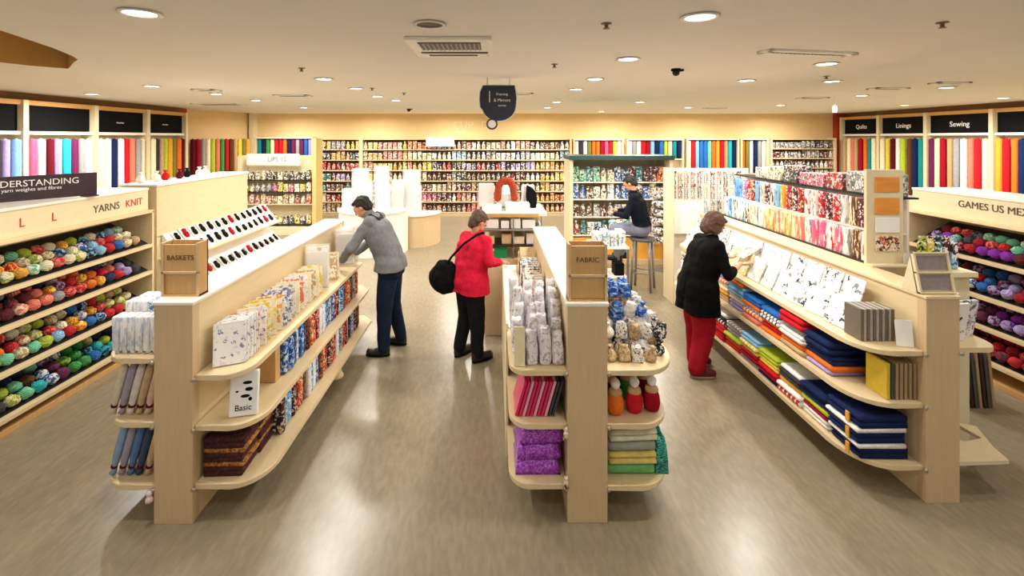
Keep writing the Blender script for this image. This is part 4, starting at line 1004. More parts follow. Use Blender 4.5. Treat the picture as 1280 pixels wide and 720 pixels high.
# ---- side gondolas with yarn
VG = dict(orange='yellow', amber='red', lime='cream', mint='white', red='salmon', crimson='charcoal', blue='white', sky='navy', cream='tan', green='lime', maroon='pink', purple='lilac', plum='lilac', charcoal='grey', turquoise='navy', salmon='cream', tan='brown', lilac='plum')
def yarn_gondola(label, side, xf, xs, y0, y1, top, hdr, shelves, cols, where, yv0):
    s = 1 if side == 'left' else -1      # yarn faces +x on the left unit
    t = thing('yarn_gondola', label, 'gondola', (0, 0, 0))
    def bx(nm, xa, ya, za, xb, yb, zb, m, bev=.003, par=None): return box(nm, (min(xa, xb), ya, za, max(xa, xb), yb, zb), m, par or t, bev=bev)
    bx('back_panel', xs, y0, 0, xs + s * .05, y1, top, WOODL)
    bx('end_panel', xs, y1 - .03, 0, xf - s * .06, y1, hdr + .02, WOODL)
    bx('end_panel', xs, y0, 0, xf - s * .06, y0 + .03, hdr + .02, WOODL)
    bx('top_cap', xs - s * .1, y0, top, xf - s * .12, y1, top + .025, WHITE)
    h = bx('header_panel', xf - s * .15, y0, hdr + .03, xf - s * .13, y1, top, CREAM)
    bx('header_shelf', xs, y0, hdr, xf - s * .06, y1, hdr + .03, WOODL)
    bx('kick_board', xs, y0, 0, xf - s * .02, y1, .05, WOODP)
    n = 0
    for r, (z, zt) in enumerate(shelves):
        xo = xf - s * (.0 if r == 0 else .05)
        sh = bx('shelf', xs + s * .05, y0 + .03, z - .035, xo, y1 - .03, z, WOODL)
        bm = bmesh.new(); add_prism(bm, [(xo - s * .055, z), (xs + s * .05, z), (xs + s * .05, z + .24)], y0 + .03, y1 - .03, 'Y'); obj('sloped_tray', bm, DARK, sh)
        tx = Vector((xs + s * .05 - (xo - s * .055), 0, .24)); tx.normalize(); nrm = Vector((s * tx.z if False else 0, 0, 0))
        up = Vector((-tx.z, 0, tx.x)); 
        if up.z < 0: up = -up
        L = abs((xs + s * .05) - (xo - s * .07))
        seq = cols[r]; m_ = int((y1 - yv0 - .1) / .118)
        for k in range(m_):
            cn = seq[int(k * len(seq) / m_)]
            for q in range(3):
                c2 = cn if R.random() < .55 else R.choice(seq)
                base = Vector((xo - s * .055, 0, z)) + tx * (.035 + q * .114)
                if base.z + .12 > zt: continue
                if q and R.random() < .35: mxc = VG.get(c2) if R.random() < .45 else None; me = cached('yarn_skein', c2 + str(mxc), b_skein, yarn(c2, pc(c2), mxc)); nm, wd = 'yarn_skein', 'skein'; rz = R.uniform(-.15, .15)
                else: v = R.randrange(3); mxc = VG.get(c2) if R.random() < .45 else None; me = cached('yarn_ball', f'{c2}{v}{mxc}', lambda bm, v=v: b_ball(bm, v), yarn(c2, pc(c2), mxc)); nm, wd = 'yarn_ball', 'ball'; rz = R.uniform(0, 6)
                p = base + up * .012
                ang = math.atan2(abs(tx.z), abs(tx.x)) * s
                put(nm, me, (p.x, yv0 + .06 + k * .118 + R.uniform(-.004, .004), p.z), Euler((0, ang, 0)) if nm == 'yarn_skein' else (0, 0, rz),
                    f'{c2}{"-" + mxc if mxc else ""} yarn {wd}, {near(k+1)}, {["front","middle","rear"][q]} row, {["bottom","second","third","top"][r]} shelf of the {where}', 'yarn', f'yarn on the {where}')
    return t, h
t, h = yarn_gondola('long gondola of coloured yarn against the far left side', 'left', -3.9, -4.5, 2.2, 5.6, 1.79, 1.53,
    [(.15, .45), (.49, .83), (.86, 1.13), (1.17, 1.53)],
    [['green', 'lime', 'lime', 'mint', 'blue', 'plum', 'green', 'blue', 'turquoise', 'navy', 'charcoal', 'brown'],
     ['orange', 'mint', 'cream', 'red', 'salmon', 'lime', 'lime', 'cream', 'orange', 'blue', 'sky', 'red', 'red', 'lime', 'tan'],
     ['charcoal', 'mint', 'maroon', 'crimson', 'salmon', 'grey', 'red', 'red', 'orange', 'navy', 'red', 'lilac', 'charcoal'],
     ['mint', 'cream', 'orange', 'amber', 'salmon', 'lime', 'red', 'amber', 'cream', 'blue', 'sky', 'cream', 'blue', 'lime', 'tan']], 'left yarn gondola', 3.55)
for k, (s_, yy, c_) in enumerate((('YARNS', 5.0, '#5a5048'), ('KNIT', 5.38, '#b84038'))): text('lettering', s_, .11, plain('hdr' + str(k), c_), h, (-4.028, yy, 1.67), (PI/2, 0, PI/2), .002)
for yy in (4.1, 4.4): text('lettering', 'L', .11, plain('hdr_red', '#c03030'), h, (-4.028, yy, 1.67), (PI/2, 0, PI/2), .002)
t, h = yarn_gondola('long gondola of red and purple yarn at the far right side', 'right', 4.8, 5.4, 3.0, 5.65, 1.79, 1.53,
    [(.22, .48), (.52, .78), (.82, 1.13), (1.18, 1.53)],
    [['red', 'crimson', 'red', 'maroon', 'red'], ['white', 'plum', 'purple', 'plum', 'maroon', 'lilac'], ['red', 'crimson', 'lilac', 'blue', 'lilac', 'grey'],
     ['red', 'mint', 'cream', 'maroon', 'red', 'mint', 'orange', 'crimson', 'charcoal', 'red', 'purple', 'lilac']], 'right yarn gondola', 3.95)
text('lettering', 'GAMES US MEX', .10, plain('hdr_dark', '#5a4438'), h, (4.927, 4.75, 1.70), (PI/2, 0, -PI/2), .002)
# sign on E
t = thing('counter_sign', 'dark aubergine sign board with white lettering on top of the left yarn gondola', 'sign', (-4.22, 4.45, 1.816), 1.05)
bm = bmesh.new(); add_box(bm, -.62, 0, .01, .45, .02, .235, bev=.004); sg = obj('board', bm, AUBER, t)
bm = bmesh.new(); add_box(bm, .33, -.04, 0, .45, .06, .012); add_box(bm, -.5, -.04, 0, -.38, .06, .012); obj('foot', bm, AUBER, t)
text('lettering', 'UNDERSTANDING', .082, PAPER, sg, (-.04, -.002, .165), (PI/2, 0, 0), .001)
text('lettering', 'yarn weights and fibres', .045, PAPER, sg, (-.04, -.002, .11), (PI/2, 0, 0), .001)

# ---- D: tall cream box gondola behind E with pegged packets
t = thing('peg_gondola', 'tall cream box gondola with slanted white peg display behind the left yarn', 'gondola', (-4.2, 5.7, 0))
box('upper_case', (-.23, 0, 1.22, .2, 2.1, 1.82), WOODL, t); box('top_slab', (-.25, -.02, 1.82, .22, 2.12, 1.845), WHITE, t); box('lower_core', (-.2, .03, 0, .18, 2.07, 1.22), CREAM, t)
bm = bmesh.new(); add_prism(bm, [(.19, 1.24), (.19, .95), (.42, .95)], .1, 2.7, 'Y'); obj('sloped_board', bm, WHITE, t)
bm = bmesh.new(); add_prism(bm, [(.19, .9), (.19, .55), (.5, .55), (.5, .6)], .1, 2.7, 'Y'); obj('sloped_board', bm, WHITE, t)
box('shelf', (.18, .05, .92, .46, 2.75, .95), WOODL, t); box('shelf', (.18, .05, .51, .55, 2.75, .55), WOODL, t); box('plinth', (.18, .1, 0, .4, 2.7, .51), WHITE, t)
t0 = None
for r, (xb, zb, ln) in enumerate(((.412, .965, .66), (.305, 1.11, .66), (.50, .625, .72))):
    for k in range(14):
        lab = f'white card with {["black","dark red"][(k*5+r)%6==0]} gadget, {near(k+1)}, {["middle","top","bottom"][r]} row, peg gondola'
        loc = (-4.2 + xb, 5.95 + k * .175, zb); rot = (0, -ln, 0)
        rotm = Euler((0, -ln, 0))
        if t0 is None or (k * 5 + r) % 6 == 0:
            tt = thing('peg_packet', lab, 'packet', loc, 0, 'gadget packets on the peg gondola'); tt.rotation_euler = rot
            bm = bmesh.new(); add_box(bm, 0, -.06, 0, .006, .06, .17, bev=.002); obj('card', bm, PAPER, tt)
            bm = bmesh.new(); add_sphere(bm, (.022, 0, .065), .044, .4, 1.0, 1.2); add_sphere(bm, (.018, .01, .125), .03, .4, 1.3, .9); add_tube(bm, (.012, 0, .04), (.012, 0, .13), .006)
            obj('gadget', bm, BLACK if (k * 5 + r) % 6 else cloth('crimson', pc('crimson')), tt, smooth=True)
            if (k * 5 + r) % 6: t0 = tt
        else: dup(t0, loc, None, rot, lab).scale = (1, R.uniform(.7, 1.1), R.uniform(.8, 1.05))
# the red and white things on top of D
for k in range(7):
    cn = ['white', 'white', 'red', 'maroon', 'black', 'white', 'cream'][k]
    me = cached('gift_bag', f'{cn}top', b_bag(.13, .05, k % 3), cloth(cn, pc(cn)))
    put('small_bundle', me, (-4.3 + .04 * (k % 2), 5.85 + k * .22, 1.846), (0, 0, k), f'{cn} small bundle standing on top of the peg gondola, {near(k+1)}', 'bundle', 'bundles on the peg gondola top')

# ---- pegboard unit at back left
t = thing('pegboard_unit', 'cream pegboard display unit with dark packets at the back left', 'display unit', (-5.35, 12.2, 0))
box('back_board', (-.95, .0, .1, .95, .05, 1.95), CREAM, t); box('end_panel', (.87, -.35, 0, .97, .1, 2.38), plain('yellow_maple', '#dcc07c', .5), t); box('end_panel', (-.97, -.35, 0, -.9, .05, 1.95), CREAM, t); box('base', (-.95, -.4, 0, .87, .0, .2), CREAM, t)
for z in (.25, .75, 1.05, 1.35): box('shelf', (-.9, -.3, z - .02, .87, 0, z), DARK if z < 1.4 and z != .75 else CREAM, t)
sg = box('header_sign', (-.75, -.34, 1.72, .55, -.31, 2.0), PAPER, t); text('lettering', 'LIPS 12', .16, plain('greyletter', '#707078'), sg, (.0, -.345, 1.86), (PI/2, 0, 0), .002)
for r, z in enumerate((.25, .5, .75, 1.05, 1.35)):
    for k in range(12):
        cn = R.choice([['yellow', 'charcoal', 'navy'], ['charcoal', 'cream', 'navy'], ['cream', 'tan', 'salmon'], ['yellow', 'cream', 'grey', 'pink'], ['charcoal', 'cream', 'black']][r])
        sh = R.randrange(3); nm, ct = NM[sh]
        if r == 1: continue
        put(nm, pkt_mesh(sh, cn, .12, .24), (-5.35 - .82 + k * .142, 11.98, z + .001), (0, 0, 0), f'{cn} {ct}, {lefti(k+1)}, {["bottom","","second","third","top"][r]} shelf of the back left pegboard unit', ct, 'packets on the pegboard unit')

# ---- white curved counters behind the man
def counter(label, cx, cy, r, h, m, a0, a1, extra):
    t = thing('display_counter', label, 'counter', (cx, cy, 0))
    pts = [(0, .5)] + arc(0, .5, r, a0, a1, 10)
    bm = bmesh.new(); add_prism(bm, [(x * .96, .5 + (y - .5) * .96) for x, y in pts], 0, h - .04); obj('cabinet', bm, m, t)
    bm = bmesh.new(); add_prism(bm, pts, h - .04, h); obj('counter_top', bm, WHITE, t)
    bm = bmesh.new(); add_prism(bm, [(x * .9, .5 + (y - .5) * .9) for x, y in pts], 0.001, .06); obj('kick_board', bm, DARK, t)
    return t
counter('white curved display counter behind the person in grey', -2.55, 9.75, .75, .9, WHITE, 180, 360, 0)
counter('curved counter with pale wood front at the end of the white one', -1.95, 10.6, .75, .72, WOOD, 180, 360, 0)
for k, (x, y, z, w, h) in enumerate(((-2.6, 9.9, .9, .3, .45), (-2.25, 9.8, .9, .28, .6), (-1.9, 9.9, .9, .26, .5), (-2.45, 10.15, .9, .34, .85), (-2.0, 10.15, .9, .3, .9), (-1.75, 10.6, .72, .3, .75), (-1.35, 10.6, .72, .26, .6), (-1.5, 10.95, .72, .4, .95))):
    x -= .38
    t = thing('acrylic_display', f'clear stand of white cards on the curved counters, {["front left","front middle","front right","rear left","rear middle","wood counter left","wood counter right","wood counter rear"][k]}', 'display stand', (x, y, z), 0, 'acrylic stands on the curved counters')
    bm = bmesh.new(); add_box(bm, -w/2, 0, 0, w/2, .008, h); add_box(bm, -w/2, .15, 0, w/2, .158, h); add_box(bm, -w/2, 0, 0, -w/2 + .006, .158, h * .8); add_box(bm, w/2 - .006, 0, 0, w/2, .158, h * .8)
    obj('case', bm, ACR, t)
    for q in range(3): box('card', (-w/2 + .02, .03 + .04 * q, .0, w/2 - .02, .045 + .04 * q, h * (.55 + .2 * q)), PAPER if q != 1 or k % 2 else prnt('leaf_green', ['#f6f5f0', '#f6f5f0', '#f2f2ee', '#6aa870'], 12, thr=.8), t, bev=.002)

# ---- booth with dark green top
t = thing('display_booth', 'open display booth with dark green top rail behind the seated person', 'booth', (2.42, 9.3, 0))
box('side_panel', (-.98, -.25, 0, -.92, .5, 2.02), CREAM, t); box('side_panel', (.9, -.25, 0, .96, .5, 2.02), CREAM, t); box('back_panel', (-.92, .46, 0, .9, .5, 2.0), CREAM, t)
box('top_rail', (-1.0, -.3, 1.98, .98, .5, 2.06), DKGREEN, t); box('base_ledge', (-.92, -.25, 0, .9, .46, .1), WOOD, t)
for x0, x1 in ((-.92, -.35), (-.34, .28), (.29, .9)): 
    d = box('drawer', (x0 + .01, -.2, .1, x1 - .01, .4, .5), ORANGEP, t); box('drawer_handle', ((x0+x1)/2 - .1, -.225, .38, (x0+x1)/2 + .1, -.2, .40), WOODP, d)
for r, z in enumerate((.55, .88, 1.22, 1.55)):
    box('shelf', (-.92, -.1 if r else -.2, z - .02, .9, .46, z), WHITE, t)
    for k in range(13):
        cn = R.choice([['white', 'sky', 'teal', 'white', 'crimson'], ['teal', 'red', 'grey', 'brown', 'maroon'], ['cream', 'blue', 'brown', 'white'], ['white', 'orange', 'cream', 'mint', 'maroon', 'teal']][r])
        if r >= 2 and k in (6, 7): cn = 'blue'
        sh = R.randrange(3); nm, ct = NM[sh]
        put(nm, pkt_mesh(sh, cn, .125, .29), (2.42 - .84 + k * .136, 9.3 - (.02 if r else .12) , z + .001), (0, 0, 0), f'{cn} {ct}, {lefti(k+1)}, {["lowest","second","third","top"][r]} shelf of the green topped booth', ct, 'goods in the green topped booth')
# round wire carousel at booth right
lamp(2.3, 8.3, 30)  # extra lamp added to brighten the booth, no fitting above it
t = thing('bead_carousel', 'round carousel of dark and light bead packs at the right of the booth', 'carousel', (3.1, 8.72, 0))
bm = bmesh.new(); add_tube(bm, (0, 0, 0), (0, 0, 1.5), .02); add_lathe(bm, [(.2, 0), (.2, .02), (.03, .04)], 20); obj('pole', bm, GREYM, t)
cm = prnt('bead_pack', ['#eee6dc', '#7a5a4c', '#2c2828', '#f4efe8'], 18)
for q in range(6):
    bm = bmesh.new(); z = .5 + q * .16; add_lathe(bm, [(.1, z), (.2, z + .01), (.23, z + .06), (.2, z + .12), (.1, z + .13)], 22); obj('tier', bm, cm, t, smooth=True)
# counter in front of seated person
t = thing('display_table', 'low white display table in front of the seated person', 'table', (1.72, 6.95, 0))
box('tabletop', (-.27, 0, .78, .25, .55, .81), WHITE, t)
for x in (-.25, .23):
    for y in (.02, .53): box('leg', (x - .015, y - .015, 0, x + .015, y + .015, .78), GREYM, t, bev=.003)
box('lower_shelf', (-.25, .03, .35, .23, .52, .37), WHITE, t)
for k in range(4):
    cn = ['white', 'sky', 'grey', 'white'][k]
    small('card_box', (1.48 + k * .115, 6.99, .811, 1.58 + k * .115, 7.25, 1.0 + .03 * (k % 2)), prnt('cards_' + cn, ['#f4f2ee', pc(cn), '#f4f4f2', '#8898a8'], 26), f'{cn} box of cards on the low white display table, {lefti(k+1)}', 'box', 'card boxes on the low table')
small('black_crate', (1.78, 7.05, .371, 1.92, 7.25, .55), BLACK, 'small black crate on the lower shelf of the white display table', 'crate')
# ---- white pegboard stand and hanging trims at right back
t = thing('peg_stand', 'white freestanding peg stand hung with beaded trims beyond the front right gondola', 'display stand', (3.0, 7.0, 0))
box('board', (-.4, .06, .3, .75, .1, 1.95), WHITE, t); box('base', (-.4, -.1, 0, .75, .3, .3), WHITE, t); box('side_panel', (-.42, -.1, 0, -.4, .3, 1.95), CREAM, t)
box('blank_sign', (-.39, -.02, 1.0, -.02, .0, 1.42), PAPER, t)
TC = ['crimson', 'tan', 'brown', 'grey', 'white', 'salmon', 'sky', 'cream', 'maroon']
for r, z in enumerate((1.72, 1.52, 1.30, 1.08)):
    for k in range(12):
        if r > 1 and k < 5: continue
        cn = R.choice(TC); x = 3.0 - .35 + k * .095
        m = prnt('bead_' + cn, ['#f4eee4', pc(cn), '#f8f4ec', pc(cn)], 50, (1, 1, .5))
        me = cached('bead_strand', cn, lambda bm: [add_sphere(bm, (dx, 0, -.02 - q * .028), .013, 1, 1, 1, 8, 6) for dx in (-.02, .02) for q in range(6)] and add_box(bm, -.035, -.004, -.01, .035, .004, .03, bev=.002), m)
        put('bead_strand', me, (x, 7.0 + .045, z + .16), (0, 0, 0), f'{cn} carded bead strands, {lefti(k+1)}, {["top","second","third","bottom"][r]} row of the white peg stand', 'bead strands', 'bead strands on the peg stand')

# ------------------------------------------------------------------ people
def remesh(bm, voxel, it=3, cuts=()):
    bmesh.ops.recalc_face_normals(bm, faces=bm.faces)
    me = bpy.data.meshes.new('tmp'); bm.to_mesh(me); bm.free()
    o = bpy.data.objects.new('tmp', me); C.objects.link(o)
    md = o.modifiers.new('r', 'REMESH'); md.mode = 'VOXEL'; md.voxel_size = voxel
    sm = o.modifiers.new('s', 'SMOOTH'); sm.iterations = it; sm.factor = .5
    dg = bpy.context.evaluated_depsgraph_get(); dg.update()
    out = bpy.data.meshes.new_from_object(o.evaluated_get(dg))
    bpy.data.objects.remove(o)
    b2 = bmesh.new(); b2.from_mesh(out); bpy.data.meshes.remove(out)
    for co, no in cuts:
        g = b2.verts[:] + b2.edges[:] + b2.faces[:]
        rr = bmesh.ops.bisect_plane(b2, geom=g, plane_co=co, plane_no=no, clear_outer=True)
        ed = [e for e in rr['geom_cut'] if isinstance(e, bmesh.types.BMEdge)]
        try: bmesh.ops.edgeloop_fill(b2, edges=ed)
        except Exception: pass
    return b2
def hand(bm, w, d, n, side, curl=.5):
    """w wrist, d finger direction, n palm normal, side +1/-1 for thumb side"""
    w, d, n = Vector(w), Vector(d).normalized(), Vector(n).normalized()
    n = (n - d * n.dot(d)).normalized(); u = d.cross(n) * side
    c = w + d * .05
    for k in (-1, -.3, .3, 1): add_capsule(bm, w + d * .01 + u * .012 * k, .014, w + d * .085 + u * .027 * k, .011, 8)
    for k, L in ((-1, .07), (-.33, .078), (.33, .074), (1, .058)):
        p = w + d * .088 + u * .027 * k
        dd = (d + n * curl * .5).normalized(); q = p + dd * L * .5
        d3 = (d + n * curl * 1.6).normalized(); e = q + d3 * L * .5
        add_capsule(bm, p, .0095, q, .0088, 8); add_capsule(bm, q, .0088, e, .0075, 8)
    p = w + d * .03 - u * .025; q = p + (d * .6 - u * .7 + n * .3).normalized() * .035; e = q + (d * .9 - u * .2 + n * .4).normalized() * .03
    add_capsule(bm, p, .013, q, .011, 8); add_capsule(bm, q, .011, e, .009, 8)
SKIN = plain('skin', '#d69a78', .5, .04)
def person(label, loc, rotz, J, mats, coat, scale=1):
    """J: joints in the local frame, forward +y, z up"""
    t = thing('person', label, 'person', loc, rotz)
    V = {k: Vector(v) for k, v in J.items()}
    hd, nk = V['head'], V['neck']
    face = V['face'].normalized(); upv = (hd - nk).normalized(); rt = face.cross(Vector((0, 0, 1))).normalized(); upf = rt.cross(face).normalized()
    bm = bmesh.new()
    def head_add():
        add_sphere(bm, hd + upf * .02 - face * .012, .078, 1, 1.18, 1.1) if False else None
        M = Matrix.Translation(hd) @ Matrix((rt, face, upf)).transposed().to_4x4()
        def sp(c, r, sx, sy, sz): 
            vs = add_sphere(bm, (0, 0, 0), r, sx, sy, sz); bmesh.ops.transform(bm, matrix=M @ Matrix.Translation(c), verts=vs)
        sp((0, -.01, .025), .085, .9, 1.1, 1.0); sp((0, .022, -.03), .065, .88, .95, 1.15); sp((0, .045, -.085), .028, 1, .9, .8)
        sp((0, .098, -.018), .012, .8, 1.2, 1.7); sp((0, .092, .012), .010, .8, .8, 2); sp((0, .083, -.062), .014, 1.6, .5, .5)
        for s in (-1, 1): sp((s * .077, -.01, -.01), .02, .4, .8, 1.4); sp((s * .03, .076, .02), .014, 1.2, .5, .5)
        sp((0, .078, .042), .03, 1.6, .4, .35)
        return M
    MH = head_add()
    add_capsule(bm, nk - Vector((0, 0, .03)), .055, hd - upf * .06 - face * .02, .052)
    def torso(bm, g):
        sl, sr, ch, ws, hp = V['sl'], V['sr'], V['chest'], V['waist'], V['hip']
        ax = (sr - sl).normalized()
        add_capsule(bm, sl, .055 + g, sr, .055 + g); 
        for s in (-1, 1):
            add_capsule(bm, ch + ax * s * .085, .10 * coat['bulk'] + g, ws + ax * s * .06, .098 * coat['bulk'] + g)
            add_capsule(bm, ws + ax * s * .06, .098 * coat['bulk'] + g, hp + ax * s * .08, .105 * coat['bulk'] + g)
        add_capsule(bm, ch, .11 * coat['bulk'] + g, hp, .11 * coat['bulk'] + g)
    def legs(bm, g, foot=True):
        lw = coat.get('legw', 1) if g > 0 else 1
        for s in ('l', 'r'):
            add_capsule(bm, V['h' + s], (.088 + g) * lw, V['k' + s], (.058 + g) * lw); add_capsule(bm, V['k' + s], (.058 + g) * lw, V['a' + s], (.038 + g) * (lw if g > 0 else 1))
            if foot: add_capsule(bm, V['a' + s] - Vector((0, 0, .03)), .035, V['t' + s], .028)
    def arms(bm, g, fore=True):
        for s in ('l', 'r'):
            add_capsule(bm, V['s' + s], .05 + g, V['e' + s], .040 + g); add_capsule(bm, V['e' + s], .038 + g, V['w' + s], .026 + g)
    torso(bm, -.012); legs(bm, -.006); arms(bm, -.004)
    for s, sg in (('l', -1), ('r', 1)): hand(bm, V['w' + s], V['d' + s], V.get('n' + s, Vector((0, 0, -1))), -sg, .5)
    b2 = remesh(bm, .0065, 2)
    body = obj('body', b2, SKIN, t, smooth=True)
    # eyes
    bm = bmesh.new()
    for s in (-1, 1):
        vs = add_sphere(bm, (0, 0, 0), .009); bmesh.ops.transform(bm, matrix=MH @ Matrix.Translation((s * .03, .081, .015)), verts=vs)
    obj('eyes', bm, plain('eye_dark', '#2a1a12', .2), t, smooth=True)
    # hair
    bm = bmesh.new()
    for c, r, sx, sy, sz in mats['hairshape']:
        vs = add_sphere(bm, (0, 0, 0), r, sx, sy, sz); bmesh.ops.transform(bm, matrix=MH @ Matrix.Translation(c), verts=vs)
    b2 = remesh(bm, .009, 1)
    for v in b2.verts: v.co += v.normal * .007 * mnoise.noise(v.co * 38) + v.normal * .004 * math.sin(v.co.x * 160 + v.co.z * 40)
    obj('hair', b2, mats['hair'], t, smooth=True)
    # trousers
    bm = bmesh.new(); legs(bm, .022, False)
    ax = (V['hr'] - V['hl']).normalized()
    add_capsule(bm, V['hl'] + Vector((0, -.01, .0)), .108 * coat['bulk'], V['hr'] + Vector((0, -.01, 0)), .108 * coat['bulk']); add_capsule(bm, V['hip'] - ax * .05, .118 * coat['bulk'], V['waist'] + Vector((0, 0, -.04)), .10 * coat['bulk'])
    b2 = remesh(bm, .011, 4, [(Vector((0, 0, .045)), Vector((0, 0, -1)))] if coat.get('cut', True) else [])
    for v in b2.verts: v.co += v.normal * .007 * mnoise.noise(Vector((v.co.x * 12, v.co.y * 12, v.co.z * 7)))
    obj('trousers', b2, mats['trousers'], t, smooth=True)
    # top
    bm = bmesh.new(); torso(bm, .018)
    if coat.get('short'):
        for s in ('l', 'r'): add_capsule(bm, V['s' + s], .068, V['e' + s], .056); add_capsule(bm, V['e' + s], .056, V['e' + s] + (V['w' + s] - V['e' + s]) * .35, .052)
    else: arms(bm, .018)
    add_capsule(bm, nk - Vector((0, 0, .07)), .08, nk + (hd - nk) * .15, .066)
    hm = coat['hem']
    add_capsule(bm, V['waist'], .115 * coat['bulk'] + .02, V['hip'], .125 * coat['bulk'] + .02)
    for s in (-1, 1): add_capsule(bm, V['hip'] + ax * s * .085, .118 * coat['bulk'] + .01, V['hip'] + ax * s * .09 + Vector((0, coat.get('lean', 0), hm - V['hip'].z - .08)), .13 * coat['bulk'] + .01)
    b2 = remesh(bm, .011, 3, [(Vector((0, 0, hm)), Vector((0, 0, -1)))] if hm else [])
    for v in b2.verts: v.co += v.normal * .010 * mnoise.noise(Vector((v.co.x * 9, v.co.y * 9, v.co.z * 14)))
    top = obj(coat['name'], b2, mats['top'], t, smooth=True)
    if coat.get('hood'):
        bm = bmesh.new()
        c = nk + Vector((0, -.045, -.02))
        for q in range(10):
            a0, a1 = PI * (1.0 + q / 10) , PI * (1.0 + (q + 1) / 10)
            add_capsule(bm, c + Vector((.10 * math.cos(a0), .07 * math.sin(a0), .02 - .05 * abs(math.sin(a0)))), .036, c + Vector((.10 * math.cos(a1), .07 * math.sin(a1), .02 - .05 * abs(math.sin(a1)))), .036, 10)
        obj('hood', remesh(bm, .01, 3), mats['hood'], top, smooth=True)
    # shoes
    for s in ('l', 'r'):
        bm = bmesh.new(); a, tt = V['a' + s], V['t' + s]
        fw = (Vector((tt.x - a.x, tt.y - a.y, 0))).normalized()
        base = coat.get('ground', {}).get(s, 0)
        heel = Vector((a.x, a.y, a.z - .045)) - fw * .025
        add_capsule(bm, heel, .045, Vector((tt.x, tt.y, heel.z - .005)), .042); add_capsule(bm, heel + Vector((0, 0, .03)), .045, heel + fw * .1, .044)
        b2 = remesh(bm, .008, 2, [(Vector((0, 0, heel.z - .038)), Vector((0, 0, -1)))])
        sh = obj('shoe', b2, mats['shoes'], t, smooth=True)
        bm = bmesh.new(); pr = fw.cross(Vector((0, 0, 1)))
        pts = []
        for q in range(16):
            aa = 2 * PI * q / 16; l = .105 + .045 * math.cos(aa) if False else 0
            cc = (heel + Vector((tt.x, tt.y, heel.z))) / 2; half = (Vector((tt.x, tt.y, 0)) - Vector((heel.x, heel.y, 0))).length / 2 + .046
            p = cc + fw * half * math.cos(aa) + pr * .047 * math.sin(aa); pts.append((p.x, p.y))
        add_prism(bm, pts, heel.z - .043, heel.z - .025); obj('sole', bm, mats.get('sole', BLACK), sh)
    return t
short = [((0, -.03, .045), .088, .97, 1.12, 1.0), ((0, -.06, 0), .075, 1.0, .9, 1.1), ((0, .03, .085), .05, 1.2, 1.1, .55)]
bob = [((0, -.03, .04), .096, 1.0, 1.1, 1.0), ((0, -.06, -.03), .085, 1.05, .9, 1.2), ((.06, -.0, -.03), .045, .7, 1.1, 1.6), ((-.06, -.0, -.03), .045, .7, 1.1, 1.6), ((0, .04, .085), .05, 1.3, 1, .5)]
bun = short + [((0, -.04, .13), .045, 1, 1, .9)]
def stand(h, lean, headd, armsd, face, spread=.11, twist=0, step=.03):
    k = h / 1.72
    J = dict(hip=(0, 0, .93*k), waist=(0, .03 * lean, 1.06*k), chest=(0, .13 * lean, 1.28*k), sl=(-.165, .17 * lean, 1.40*k), sr=(.165, .17 * lean, 1.40*k),
             neck=(0, .21 * lean, 1.45*k), head=headd, face=face,
             hl=(-.085, 0, .88*k), hr=(.085, 0, .88*k), kl=(-spread, .03, .49*k), kr=(spread, .02, .49*k), al=(-spread - .02, -.02 + step, .095), ar=(spread + .02, -.02 - step, .095),
             tl=(-spread - .04, .13 + step, .045), tr=(spread + .04, .13 - step, .045))
    J.update(armsd); return J
# man in grey hooded sweater, faces -x
J = stand(1.80, 1.15, (0, .34, 1.60), dict(el=(-.26, .36, 1.20), wl=(-.16, .50, 1.05), dl=(.1, 1, -.2), nl=(0, 0, -1), er=(.27, .30, 1.19), wr=(.16, .47, 1.06), dr=(-.1, 1, -.2), nr=(0, 0, -1)), (0, .8, -.55), .13, step=.05)
person('person in grey hooded sweater and dark jeans leaning over the left gondola shelf', (-1.16, 5.42, 0), PI/2 - .12, J,
       dict(hair=plain('dark_hair', '#241c18', .7, .2, 40), hairshape=short, trousers=cloth('denim', '#1a2438'), top=cloth('sweater_grey', '#7d7f82'), hood=cloth('hood_dark', '#303236'), shoes=plain('black_shoe', '#17140f', .4)),
       dict(name='sweater', hem=.93, bulk=1.24, hood=True, lean=-.0, legw=1.12))
# person in red jacket
J = stand(1.58, .5, (.0, .13, 1.46), dict(el=(-.27, .06, 1.08), wl=(-.14, .27, 1.03), dl=(.2, 1, -.1), nl=(0, 0, -1), er=(.27, .06, 1.08), wr=(.16, .28, 1.03), dr=(.0, 1, -.1), nr=(0, 0, -1)), (0, .8, -.6), .10, step=-.03)
pw = person('person in red jacket and black trousers standing left of the centre gondola', (-.26, 5.22, 0), -.85, J,
       dict(hair=plain('brown_hair', '#4f3a2e', .7, .2, 40), hairshape=short + [((0, -.07, -.03), .06, 1, .8, 1.3)], trousers=cloth('black_trouser', '#1b1b1f'), top=cloth('jacket_red', '#cf1f3c'), shoes=plain('black_shoe', '#17140f')),
       dict(name='jacket', hem=.74, bulk=1.28, legw=1.12))
